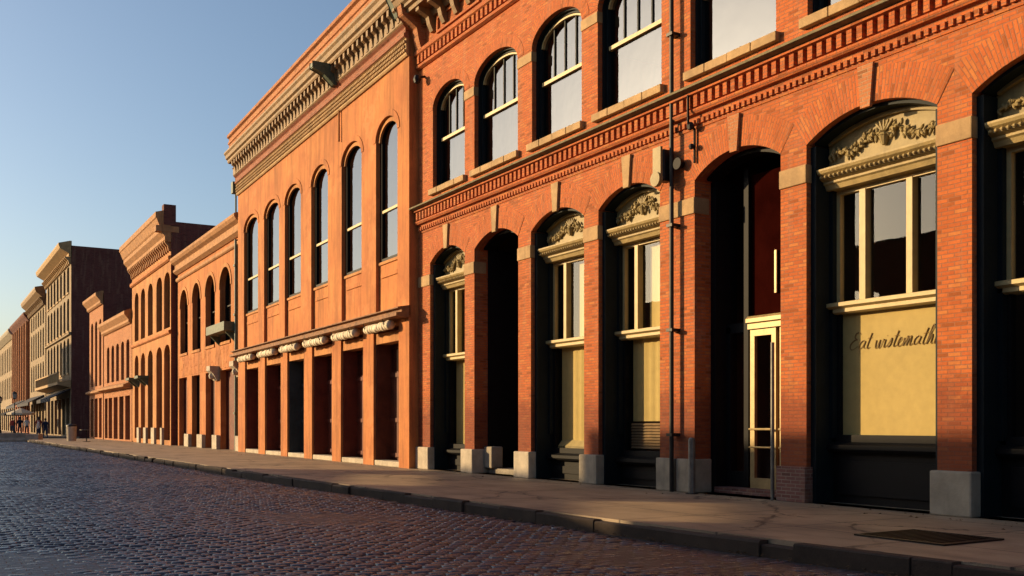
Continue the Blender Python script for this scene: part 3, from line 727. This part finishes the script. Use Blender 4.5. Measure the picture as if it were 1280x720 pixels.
# beyond the side street
def cols(n, L, w, off=.8):
    p = (L-2*off)/n; return [(off+p*i+(p-w)/2, off+p*i+(p+w)/2) for i in range(n)]
L = 19.6
O6 = facade('corner_block', (11.26, 93.4, 0), R(90), 'tall grey and cream block with a dark maroon side wall, across the side street', L, 16.6,
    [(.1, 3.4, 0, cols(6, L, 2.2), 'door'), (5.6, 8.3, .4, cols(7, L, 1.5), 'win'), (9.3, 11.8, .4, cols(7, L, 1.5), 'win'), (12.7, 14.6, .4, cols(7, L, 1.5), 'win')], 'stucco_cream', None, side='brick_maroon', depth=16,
    sillm='stone', cpts=[('stone', [(.1,15.6),(.2,15.7),(.2,15.9),(.9,16.3),(1.0,16.6),(1.0,16.75),(.1,17.0)], 'cornice'),
          ('stone', [(.1,4.3),(1.1,4.5),(1.1,4.75),(.1,4.9)], 'balcony_slab'), ('stucco_cream', [(.05,8.85),(.2,8.9),(.2,9.05),(.05,9.1)], 'string_course')])
brackets(O6, L, .9, 15.0, 15.62, .5, 'stone', .3)
m = MB(); rnd = random.Random(3)
for i in range(60): x = .2+i*.32; m.tube((x, 1.0, 4.76), (x, 1.0, 5.5), .05, None, 6)
m.box(.1, L-.1, .93, 1.07, 5.5, 5.62); m.build('balustrade', 'stone', O6)
m = MB(); m.prof(.5, L-8, [(.0,4.2),(.0,4.1),(1.6,3.3),(1.6,3.05),(1.66,3.05),(1.66,3.35)]); m.build('awning', 'awning', O6)
m = MB(); m.box(2, 6, -13, -10, 16.5, 17.5); m.box(8, 10, -14, -12, 16.5, 17.1)
for i in range(12): m.tube((.3+i*1.0, -6, 16.5), (.3+i*1.0, -6, 17.2), .03, None, 5)
m.tube((.3, -6, 17.2), (11.3, -6, 17.2), .03, None, 5); m.tube((.3, -6, 16.9), (11.3, -6, 16.9), .03, None, 5)
m.build('rooftop_plant', 'stucco_grey', O6)
L = 16.8
O7 = facade('cream_building', (11.26, 114, 0), R(90), 'narrow cream building with bracketed dark cornice, left of the corner block', L, 14.8,
    [(.1, 3.4, 0, cols(5, L, 2.2), 'door'), (4.8, 7.4, .4, cols(6, L, 1.3), 'win'), (8.4, 11, .4, cols(6, L, 1.3), 'win'), (11.8, 13.2, .3, cols(6, L, 1.3), 'win')], 'stucco_cream', None,
    cpts=[('olive', [(.1,14.2),(.2,14.3),(.9,14.9),(1.0,15.2),(1.0,15.4),(.1,15.6)], 'cornice')])
brackets(O7, L, .9, 13.6, 14.4, .6, 'olive', .3)
L = 21.5
O8 = facade('pilastered_building', (11.26, 131, 0), R(90), 'red brick building with tall round pilasters, far down the street', L, 14.2,
    [(.1, 3.4, 0, cols(6, L, 2.2), 'door'), (4.8, 12, .6, cols(6, L, 1.6), 'win')], 'brick_far', None,
    cpts=[('brick_maroon', [(.1,13.4),(.2,13.5),(.6,14.0),(.7,14.2),(.7,14.4),(.1,14.6)], 'cornice')])
for i in range(7):
    x = .8+(L-1.6)*i/6; m = MB(); m.tube((x, .12, 3.9), (x, .12, 13.4), .35, .32, 10); m.build('pilaster', 'brick_orange', O8)
L = 50
O9 = facade('pale_terrace', (11.26, 153.5, 0), R(90), 'long pale terrace at the far end of the street, leftmost of the row', L, 14.0,
    [(.1, 3.4, 0, cols(12, L, 2.6), 'door'), (4.8, 7.6, .4, cols(14, L, 1.6), 'win'), (8.8, 12, .4, cols(14, L, 1.6), 'win')], 'stucco_cream', None,
    cpts=[('stone_grey', [(.1,13.2),(.2,13.3),(.7,13.8),(.8,14.1),(.8,14.3),(.1,14.5)], 'cornice')])

# ================================================================== the other side of the street (behind and left of the viewer)
def opp(y0, y1, h, label, wall, rows, name='brick_warehouse'):
    L = y1-y0; n = max(1, int(L/2.6)); of = .8 if L > 2 else .05
    rr = [(.1, 3.0, .3, cols(n, L, min(1.5, L*.6), of), 'door')]
    z = 3.8; sh = 5.4 if 7 < h < 13 and L > 2 else None
    while z+1.6 < (sh or h)-.1: rr.append((z, z+1.3, .3, cols(n, L, min(1.2, L*.5), of), 'win')); z += 3.1
    return facade(name, (-10, y1, 0), R(-90), label, L, h, rr, wall, None, depth=11, shell_h=sh, cpts=[('stone', [(.05,h-.5),(.15,h-.4),(.3,h-.15),(.3,h-.02),(.02,h+.05)], 'cornice')])
opp(-14, 6, 9.4, 'brick building across the street, behind the viewer', 'brick_orange', 2)
opp(6.1, 18.0, 8.3, 'ochre plaster building across the street, beside the viewer', 'stucco2', 2)
# added unseen wall, its sloping slots shaped to throw sun patches on the pavement
def added_slot_wall(y0, y1, h, h2, slots, th=.05):
    o = empty('added_slot_wall', (-10, y1, 0), R(-90), 'added brick wall with two sloping sun slots, out of view across the street', 'wall')
    sl = [[(y1-Y, a, b) for Y, a, b in s_][::-1] for s_ in slots]
    L = y1-y0; xs = sorted({0, L}|{p[0] for s_ in sl for p in s_}|{i*.5 for i in range(int(L*2)+1)}|{y1-35.6})
    def at(s_, x):
        for p, q in zip(s_, s_[1:]):
            if p[0]-1e-6 <= x <= q[0]+1e-6:
                t_ = (x-p[0])/(q[0]-p[0]); return (p[1]+(q[1]-p[1])*t_, p[2]+(q[2]-p[2])*t_)
    m = MB()
    for xa, xb in zip(xs, xs[1:]):
        if xb-xa < 1e-6: continue
        mid = (xa+xb)/2; act = sorted([s_ for s_ in sl if s_[0][0] < mid < s_[-1][0]], key=lambda s_: at(s_, mid)[0])
        la = lb = -.1
        for s_ in act+[None]:
            hh = h if mid > y1-35.6 else h2
            (a0, a1), (b0, b1) = (at(s_, xa), at(s_, xb)) if s_ else ((hh, hh), (hh, hh))
            m.face([(xa,0,la),(xb,0,lb),(xb,0,b0),(xa,0,a0)], flip=True); m.face([(xa,-th,la),(xb,-th,lb),(xb,-th,b0),(xa,-th,a0)])
            m.face([(xa,0,a0),(xb,0,b0),(xb,-th,b0),(xa,-th,a0)], flip=True)
            if s_: m.face([(xa,0,a1),(xb,0,b1),(xb,-th,b1),(xa,-th,a1)])
            la, lb = a1, b1
    m.face([(0,0,-.1),(0,0,h2),(0,-th,h2),(0,-th,-.1)]); m.face([(y1-35.6,0,h2),(y1-35.6,0,h),(y1-35.6,-th,h),(y1-35.6,-th,h2)]); m.face([(L,0,-.1),(L,-th,-.1),(L,-th,h),(L,0,h)])
    m.build('wall', 'brick_orange', o)
    B(y1-35.62, L+.02, -th-.05, .05, h, h+.08).build('coping', 'stone', o); B(-.02, y1-35.63, -th-.05, .05, h2, h2+.08).build('coping', 'stone', o)
    return o
e_ = .13
added_slot_wall(18.1, 41.25, 8.15, 7.25, [
    [(33.6,5.97-e_,6.14+e_),(38.6,6.52-e_,6.70+e_)],
    [(25.9,5.93-e_,6.10+e_),(29.9,6.57-e_,6.75+e_)]])
opp(41.3, 68, 5.7, 'long low brick building across the street, facing the stucco building', 'brick_far', 1)
opp(68.1, 92, 5.65, 'long low plaster building across the street, before the side street', 'stucco_cream', 1)
opp(112, 121, 15.5, 'tall brick building across the street, beyond the side street', 'brick_maroon', 4)
opp(121.1, 150, 7, 'low brick building across the street, far beyond the side street', 'brick_far', 1)

# ================================================================== ground
def kx(y): return 6.47+.68*math.exp(-max(y-4, -3)/6.5)       # line of the kerb, bowing in towards the near end
def ground_mat():
    m, t, b = nt('setts_bed'); pos = geo_pos(t)
    br = N(t, 'ShaderNodeTexBrick'); t.links.new(pos, br.inputs['Vector'])
    for k, v in (('Scale', 1), ('Mortar Size', .014), ('Mortar Smooth', .6), ('Brick Width', .23), ('Row Height', .125)): br.inputs[k].default_value = v
    br.inputs['Color1'].default_value = (.085, .065, .062, 1); br.inputs['Color2'].default_value = (.055, .043, .045, 1); br.inputs['Mortar'].default_value = (.018, .015, .014, 1)
    t.links.new(br.outputs[0], b.inputs['Base Color']); b.inputs['Roughness'].default_value = .5
    bump(t, b, math_(t, 'ADD', math_(t, 'SUBTRACT', 1, br.outputs[1]), noise(t, pos, 9, 4)), .8, .02); return m
M['bed'] = ground_mat()
def sett_mat():
    m, t, b = nt('worn_brick_setts'); pos = geo_pos(t)
    at = N(t, 'ShaderNodeAttribute'); at.attribute_name = 'tone'
    n1 = noise(t, pos, .5, 5); n2 = noise(t, pos, 38, 4, .65); n3 = noise(t, pos, 6, 5, .6)
    c = ramp(t, at.outputs['Fac'], [(0, (.026, .031, .043)), (.4, (.048, .056, .080)), (.75, (.080, .084, .106)), (1, (.16, .145, .13))])
    c = mixc(t, .6, c, mixc(t, n3, (.4,)*3, (1.5,)*3), 'MULTIPLY')
    c = mixc(t, math_(t, 'MULTIPLY', n1, .5), c, (.075, .062, .062))
    t.links.new(c, b.inputs['Base Color'])
    r = ramp(t, n3, [(.3, (.17,)*3), (.75, (.42,)*3)]); t.links.new(r, b.inputs['Roughness'])
    bump(t, b, math_(t, 'ADD', n2, math_(t, 'MULTIPLY', n3, 1.2)), .55, .012); return m
M['sett'] = sett_mat()
m = MB(); m.face([(-900, -400, -.20), (900, -400, -.20), (900, 1500, -.20), (-900, 1500, -.20)])
tag(m.build('ground', 'roof'), None, None, kind='structure')
m = MB(); m.face([(-6.7, -40, -.172), (8.2, -40, -.172), (8.2, 400, -.172), (-6.7, 400, -.172)])
m.face([(8.2, 82.9, -.172), (60, 82.9, -.172), (60, 92.9, -.172), (8.2, 92.9, -.172)])
tag(m.build('road', 'bed'), None, None, kind='structure')
# individually laid setts where the photograph can see them
def setts(x0, x1, y0, y1):
    rnd = random.Random(11); V = []; F = []; T = []
    px_, py_ = .190, .112; y = y0; row = 0
    while y < y1:
        x = x0+(row % 2)*px_/2+rnd.uniform(-.01, .01)
        jog = .018*math.sin(y*.7)
        while x < kx(y)-.03-px_:
            w = px_-.016+rnd.uniform(-.014, .004); l = py_-.014+rnd.uniform(-.008, .003)
            cx = x+px_/2; cy = y+py_/2+jog+.03*math.sin(cx*.9)+rnd.uniform(-.004, .004)
            h = -.150+rnd.uniform(-.007, .005)+.013*math.sin(cx*1.3+cy*.4)+.012*math.sin(cy*1.1)*math.sin(cx*.7+1); tx = rnd.gauss(0, .022); ty = rnd.gauss(0, .034)
            tn = rnd.random(); i0 = len(V)
            for (kw, dz) in ((.5, -.03), (.47, -.006), (.37, .0)):
                for (sx, sy) in ((-1,-1),(1,-1),(1,1),(-1,1)):
                    inset = (.5-kw)*.10/ .5
                    dx = sx*(w/2-(0 if kw == .5 else .007 if kw == .47 else .022)); dy = sy*(l/2-(0 if kw == .5 else .006 if kw == .47 else .020))
                    V.append((cx+dx, cy+dy, h+dz+dx*tx+dy*ty))
            for k in (0, 4):
                for q in range(4): F.append((i0+k+q, i0+k+(q+1) % 4, i0+k+4+(q+1) % 4, i0+k+4+q))
            F.append((i0+8, i0+9, i0+10, i0+11)); T += [tn]*12
            x += px_
        y += py_; row += 1
    me = bpy.data.meshes.new('road_setts'); me.from_pydata(V, [], F)
    a = me.attributes.new('tone', 'FLOAT', 'POINT'); a.data.foreach_set('value', T)
    me.materials.append(M['sett'])
    for p in me.polygons: p.use_smooth = True
    me.update()
    o = bpy.data.objects.new('road_setts', me); COL.objects.link(o)
    return tag(o, 'dark worn brick setts paving the street', 'paving', kind='stuff')
setts(-3.0, 6.46, 2.5, 78)
# sidewalks and kerbs
def walk_mat():
    m, t, b = nt('old_concrete_pavement'); pos = geo_pos(t)
    n1 = noise(t, pos, .7, 8, .62); n2 = noise(t, pos, 30, 5, .7); n3 = noise(t, mapping(t, pos, (1, .25, 1)), 2.4, 6, .6)
    c = mixc(t, ramp(t, n1, [(.35, (0,)*3), (.65, (1,)*3)]), (.36, .265, .17), (.24, .175, .11))
    c = mixc(t, ramp(t, n3, [(.5, (0,)*3), (.72, (.8,)*3)]), c, (.13, .095, .07))
    c = mixc(t, .4, c, mixc(t, n2, (.4,)*3, (1.5,)*3), 'MULTIPLY')
    br = N(t, 'ShaderNodeTexBrick'); t.links.new(pos, br.inputs['Vector']); br.offset = 0
    for k, v in (('Scale', 1), ('Mortar Size', .016), ('Brick Width', 2.02), ('Row Height', 1.52)): br.inputs[k].default_value = v
    c = mixc(t, math_(t, 'MULTIPLY', br.outputs[1], .75), c, (.04, .03, .025))
    # cracks
    vo = N(t, 'ShaderNodeTexVoronoi', feature='DISTANCE_TO_EDGE'); vo.inputs['Scale'].default_value = .42
    wp = N(t, 'ShaderNodeVectorMath', operation='ADD'); t.links.new(pos, wp.inputs[0])
    t.links.new(mapping(t, noise(t, pos, 1.7, 6, .7, 1), (.6, .6, .6)), wp.inputs[1]); t.links.new(wp.outputs[0], vo.inputs['Vector'])
    ck = math_(t, 'MULTIPLY', ramp(t, vo.outputs[0], [(0, (1,)*3), (.014, (0,)*3)]), ramp(t, noise(t, pos, .35, 2), [(.42, (0,)*3), (.50, (1,)*3)]))
    c = mixc(t, ck, c, (.03, .022, .018))
    t.links.new(c, b.inputs['Base Color']); t.links.new(ramp(t, n1, [(.3, (.5,)*3), (.7, (.75,)*3)]), b.inputs['Roughness'])
    hh = math_(t, 'SUBTRACT', math_(t, 'SUBTRACT', math_(t, 'ADD', math_(t, 'MULTIPLY', n2, .5), n1), math_(t, 'MULTIPLY', br.outputs[1], .7)), ck)
    bump(t, b, hh, .5, .015); return m
M['walk'] = walk_mat()
M['kerb'] = plain('dark_kerb_stone', (.060, .040, .028), .85, .5, 3, bs=.9)
for (y0, y1) in ((-40, 82.6), (93.2, 400)):
    ys = [y0]; 
    while ys[-1] < y1: ys.append(min(y1, ys[-1]+(1.0 if ys[-1] < 40 else 10)))
    m = MB()
    for ya, yb in zip(ys, ys[1:]):
        xa, xb = kx(ya)+.11, kx(yb)+.11
        m.face([(xa,ya,0),(11.9,ya,0),(11.9,yb,0),(xb,yb,0)]); m.face([(xa,ya,-.19),(xa,ya,0),(xb,yb,0),(xb,yb,-.19)], flip=True)
    m.face([(kx(y0)+.11,y0,-.19),(11.9,y0,-.19),(11.9,y0,0),(kx(y0)+.11,y0,0)]); m.face([(kx(y1)+.11,y1,-.19),(kx(y1)+.11,y1,0),(11.9,y1,0),(11.9,y1,-.19)])
    tag(m.build('sidewalk', 'walk'), None, None, kind='structure')
    m = MB(); y = y0; rnd = random.Random(int(y0))
    while y < y1-.01:
        l = min(rnd.uniform(.35, 1.3), y1-y); dz = rnd.uniform(-.030, .004); dx = rnd.uniform(-.035, .02)
        if rnd.random() < .2: dz -= .035
        ya, yb = y+.006, y+l-.006; xa, xb = kx(ya), kx(yb); zt = .002+dz; c_ = rnd.uniform(.01, .03)
        pr = [(.107, -.19), (dx, -.19), (dx, zt-c_), (dx+c_, zt), (.107, zt)]
        for (x0, z0), (x1, z1) in zip(pr, pr[1:]): m.face([(xa+x0, ya, z0), (xa+x1, ya, z1), (xb+x1, yb, z1), (xb+x0, yb, z0)], flip=True)
        m.face([(xa+x, ya, z) for x, z in pr]); m.face([(xb+x, yb, z) for x, z in pr][::-1])
        y += l
    tag(m.build('kerb', 'kerb'), None, None, kind='structure')
m = MB(); m.box(-11.5, -6.7, -40, 400, -.19, .0); tag(m.build('sidewalk', 'walk'), None, None, kind='structure')

rnd = random.Random(21); m = MB()
for i in range(1500):       # grit, chips and leaves swept against the kerb and the walls
    y = 3+60*rnd.random()**1.6
    if rnd.random() < .75: x = kx(y)-.02-abs(rnd.gauss(0, .16)); z = -.143
    else: x = 10.45-abs(rnd.gauss(0, .35)); z = .004
    q = rnd.uniform(.008, .028); an = rnd.random()*6.28; dx, dy = q*math.cos(an), q*math.sin(an)
    t_ = rnd.uniform(0, q*.8)
    m.face([(x-dx, y-dy, z), (x+dy*.6, y-dx*.6, z+t_), (x+dx, y+dy, z+.004), (x-dy*.6, y+dx*.6, z+t_*.6)])
tag(m.build('gutter_litter', plain('dry_leaf_litter', (.16, .09, .04), .9, .5, 30)), 'dry leaves and grit lying along the gutter', 'litter', kind='stuff')
# ================================================================== street furniture
m = MB(); bo = empty('bollard', (10.42, 11.92, 0), 0, 'slim grey steel bollard standing on the pavement before the brick entrance', 'bollard')
m.tube((0, 0, 0), (0, 0, .86), .055, .055, 16); m.tube((0, 0, .86), (0, 0, .885), .055, .035, 16); m.build('post', 'steel', bo)
m = MB(); m.tube((0, 0, 0), (0, 0, .012), .10, .10, 16); m.build('base_plate', 'iron', bo)
m = MB(); m.tube((-.02, -.30, 0), (-.02, -.30, .33), .022, .022, 10); m.tube((-.02, -.30, 0), (-.02, -.30, .015), .05, .05, 10)
tag(m.build('guard_peg', 'steel'), 'short steel peg beside the slim bollard', 'peg')
# pavement grate
g = empty('pavement_hatch', (8.35, 6.15, 0), 0, 'dark iron hatch set into the pavement before the lettered shop window', 'hatch')
m = MB(); m.box(-.45, .45, -.50, -.46, .003, .018); m.box(-.45, .45, .46, .50, .003, .018); m.box(-.45, -.41, -.46, .46, .003, .018); m.box(.41, .45, -.46, .46, .003, .018); m.build('hatch_frame', 'iron', g)
m = MB(); m.box(-.41, .41, -.46, .46, .003, .010)
for i in range(12): m.box(-.39, .39, -.44+i*.075, -.405+i*.075, .010, .016)
m.build('cover', 'black', g)
# litter bin and utility cabinet near the side street
bn = empty('litter_bin', (8.15, 67.4, 0), 0, 'pale cylindrical litter bin on the pavement far down the street', 'litter bin')
m = MB(); m.tube((0,0,.04), (0,0,.95), .27, .30, 18); m.build('bin_body', 'stone_pale', bn)
m = MB(); m.tube((0,0,.95), (0,0,1.03), .32, .30, 18); m.tube((0,0,1.03), (0,0,1.12), .30, .12, 18); m.build('lid', 'iron', bn)
tb = empty('pavement_table', (8.9, 66.5, 0), 0, 'small dark round table on the pavement beside the pale litter bin', 'table')
m = MB(); m.tube((0,0,.72), (0,0,.75), .4, .4, 18); m.build('table_top', 'steel', tb)
m = MB(); m.tube((0,0,.02), (0,0,.72), .03); m.tube((0,0,0), (0,0,.03), .25, .22, 14); m.build('pedestal', 'iron', tb)
# low concrete barrier
br_ = empty('concrete_barrier', (6.05, 78.0, -.16), R(-32), 'low pale concrete barrier lying in the street at the far left', 'barrier')
m = MB(); m.prof(-1.9, .55, [(-.28,0),(.28,0),(.28,.12),(.12,.30),(.09,.62),(-.09,.62),(-.12,.30),(-.28,.12)]); m.build('barrier_block', 'stone_grey', br_, bevel=.02)
m = MB(); m.prof(.6, 1.5, [(-.30,0),(.30,0),(.30,.55),(-.30,.55)]); m.build('end_block', 'stone_pale', br_, bevel=.03)
# street lamps at the far end
def street_lamp(loc, label):
    o = empty('street_lamp', loc, 0, label, 'street lamp', 'street lamps along the kerb')
    m = MB(); m.tube((0,0,0),(0,0,.5),.14,.09,12); m.tube((0,0,.5),(0,0,3.2),.055,.04,12); m.build('post', 'iron', o)
    m = MB(); m.tube((0,0,3.2),(0,0,3.28),.06,.14,8); m.tube((0,0,3.7),(0,0,3.9),.22,.03,8); m.build('lantern_frame', 'iron', o)
    m = MB(); m.tube((0,0,3.28),(0,0,3.7),.12,.19,8); m.build('lantern_glass', 'stone_pale', o)
for (o_, z_) in ((O7, 3.3), (O8, 3.3)):
    m = MB(); m.prof(1.0, 15.0, [(.02,z_+.9),(.02,z_+.8),(1.5,z_),(1.5,z_-.25),(1.56,z_-.25),(1.56,z_+.05)]); m.build('awning', 'awning', o_)
def cafe_umbrella(loc, label, mat):
    o = empty('cafe_umbrella', loc, 0, label, 'umbrella', 'umbrellas on the far pavement')
    m = MB(); m.tube((0,0,.05),(0,0,2.6),.03); m.build('pole', 'iron', o)
    m = MB(); m.tube((0,0,2.15),(0,0,2.62),1.25,.05,8,False); m.tube((0,0,1.98),(0,0,2.15),1.25,1.25,8,False); m.build('canopy', mat, o)
    m = MB(); m.tube((0,0,0),(0,0,.06),.3,.25,12); m.build('base', 'stone_grey', o)
cafe_umbrella((8.3, 105.5, 0), 'cream cafe umbrella on the far pavement, in front of the corner block', 'canvas')
cafe_umbrella((8.4, 116, 0), 'navy cafe umbrella on the far pavement, left of the cream one', 'awning')
street_lamp((6.95, 94.5, 0), 'black lantern street lamp nearest the side street corner, far left')
street_lamp((6.95, 112, 0), 'black lantern street lamp beyond the side street, farthest left')

# people far down the street ---------------------------------------------
def person(loc, rz, shirt, legs, label, stride=.18, arm=.1, h=1.72):
    me = bpy.data.meshes.new('person'); k = h/1.75
    J = {'pel':(0,0,.95,.15),'bel':(0,.0,1.12,.135),'chest':(0,0,1.34,.155),'neck':(0,0,1.50,.055),'head':(0,.02,1.62,.095),'crown':(0,.01,1.70,.085),
      'hipL':(-.09,0,.90,.10),'kneeL':(-.10,stride*.6,.50,.065),'ankL':(-.10,stride*.9,.09,.042),'toeL':(-.10,stride*.9+.16,.04,.04),
      'hipR':(.09,0,.90,.10),'kneeR':(.10,-stride*.3,.50,.065),'ankR':(.10,-stride*1.1,.09,.042),'toeR':(.10,-stride*1.1+.16,.04,.04),
      'shL':(-.19,0,1.42,.062),'elL':(-.25,-arm*.3,1.14,.045),'wrL':(-.25,arm,.90,.032),'haL':(-.25,arm+.03,.80,.035),
      'shR':(.19,0,1.42,.062),'elR':(.25,-arm*.6,1.14,.045),'wrR':(.25,-arm*.3,.90,.032),'haR':(.25,-arm*.2,.80,.035)}
    ks = list(J); E_ = [('pel','bel'),('bel','chest'),('chest','neck'),('neck','head'),('head','crown'),('pel','hipL'),('hipL','kneeL'),('kneeL','ankL'),('ankL','toeL'),
      ('pel','hipR'),('hipR','kneeR'),('kneeR','ankR'),('ankR','toeR'),('chest','shL'),('shL','elL'),('elL','wrL'),('wrL','haL'),('chest','shR'),('shR','elR'),('elR','wrR'),('wrR','haR')]
    me.from_pydata([tuple(c*k for c in J[n][:3]) for n in ks], [(ks.index(a), ks.index(b)) for a, b in E_], [])
    o = bpy.data.objects.new('person_tmp', me); COL.objects.link(o)
    o.modifiers.new('s', 'SKIN'); o.modifiers.new('u', 'SUBSURF').levels = 1
    for i, n in enumerate(ks):
        sv = me.skin_vertices[0].data[i]; sv.radius = (J[n][3]*k,)*2; sv.use_root = n == 'pel'
    dg = bpy.context.evaluated_depsgraph_get(); nm = bpy.data.meshes.new_from_object(o.evaluated_get(dg))
    bpy.data.objects.remove(o)
    for x in ('skin', shirt, legs, 'hair'): nm.materials.append(M[x])
    for p in nm.polygons:
        z = p.center.z/k; x = abs(p.center.x)/k; p.use_smooth = True
        p.material_index = 3 if z < .08 else 2 if (z < .96 and x < .2) else 0 if (z > 1.47 or (x > .2 and z < .93)) else 1
    r = bpy.data.objects.new('person', nm); COL.objects.link(r); r.location = loc; r.rotation_euler = (0, 0, rz)
    tag(r, label, 'person', 'people far down the street')
    m = MB(); m.blob((0, -.005*k, 1.685*k), (.10*k, .115*k, .10*k), None, 10, 6); m.build('hair', 'hair', r, smooth=True)
    return r
for (X, Y, rz, sh, lg, lb) in ((8.0, 86.0, 1.4, 'white_cloth', 'jeans', 'person in a white top and jeans walking, nearest of the group at far left'),
    (8.9, 95.5, 3.0, 'red_cloth', 'navy', 'person in a red top and navy trousers on the far pavement'),
    (7.7, 99.0, .3, 'navy', 'navy', 'person dressed all in navy beside the far kerb'),
    (8.6, 103.0, 3.3, 'white_cloth', 'navy', 'person in a white top and navy trousers under the awning'),
    (7.9, 110.0, 2.9, 'red_cloth', 'jeans', 'person in a red top and jeans, farthest down the pavement'),
    (8.9, 90.0, .2, 'navy', 'jeans', 'person in a navy top and jeans crossing the side street')):
    person((X, Y, 0 if Y > 93.2 else -.165), rz, sh, lg, lb)

# ================================================================== camera, light, sky
cam = bpy.data.objects.new('camera', bpy.data.cameras.new('camera')); COL.objects.link(cam)
cam.data.lens = 34.82; cam.data.sensor_width = 36; cam.data.shift_y = 170/1280; cam.data.clip_end = 4000
cam.location = (0, 0, 1.1); cam.rotation_euler = (R(90), 0, -math.atan(740/1238)); scene.camera = cam
sun = bpy.data.objects.new('sun', bpy.data.lights.new('sun', 'SUN')); COL.objects.link(sun)
sun.data.energy = 5.0; sun.data.angle = R(.5); sun.data.color = (1, .70, .36)
d = Vector((math.sin(R(SUN_AZ))*math.cos(R(SUN_EL)), -math.cos(R(SUN_AZ))*math.cos(R(SUN_EL)), -math.sin(R(SUN_EL))))
sun.rotation_euler = d.to_track_quat('-Z', 'Y').to_euler()
w = bpy.data.worlds.new('World'); scene.world = w; w.use_nodes = True; t = w.node_tree
sk = t.nodes.new('ShaderNodeTexSky'); sk.sky_type = 'NISHITA'; sk.sun_disc = False
sk.sun_elevation = R(SUN_EL); sk.sun_rotation = R(-SUN_AZ); sk.air_density = 1.0; sk.dust_density = 2.0; sk.ozone_density = 2.2
bg = t.nodes['Background']; t.links.new(sk.outputs[0], bg.inputs[0]); bg.inputs[1].default_value = .112
v = scene.view_settings; v.view_transform = 'Standard'; v.look = 'None'; v.exposure = .55; v.gamma = 1; v.use_curve_mapping = False
scene.render.engine = 'CYCLES'
scene.cycles.caustics_reflective = True
scene.cycles.blur_glossy = 0.0
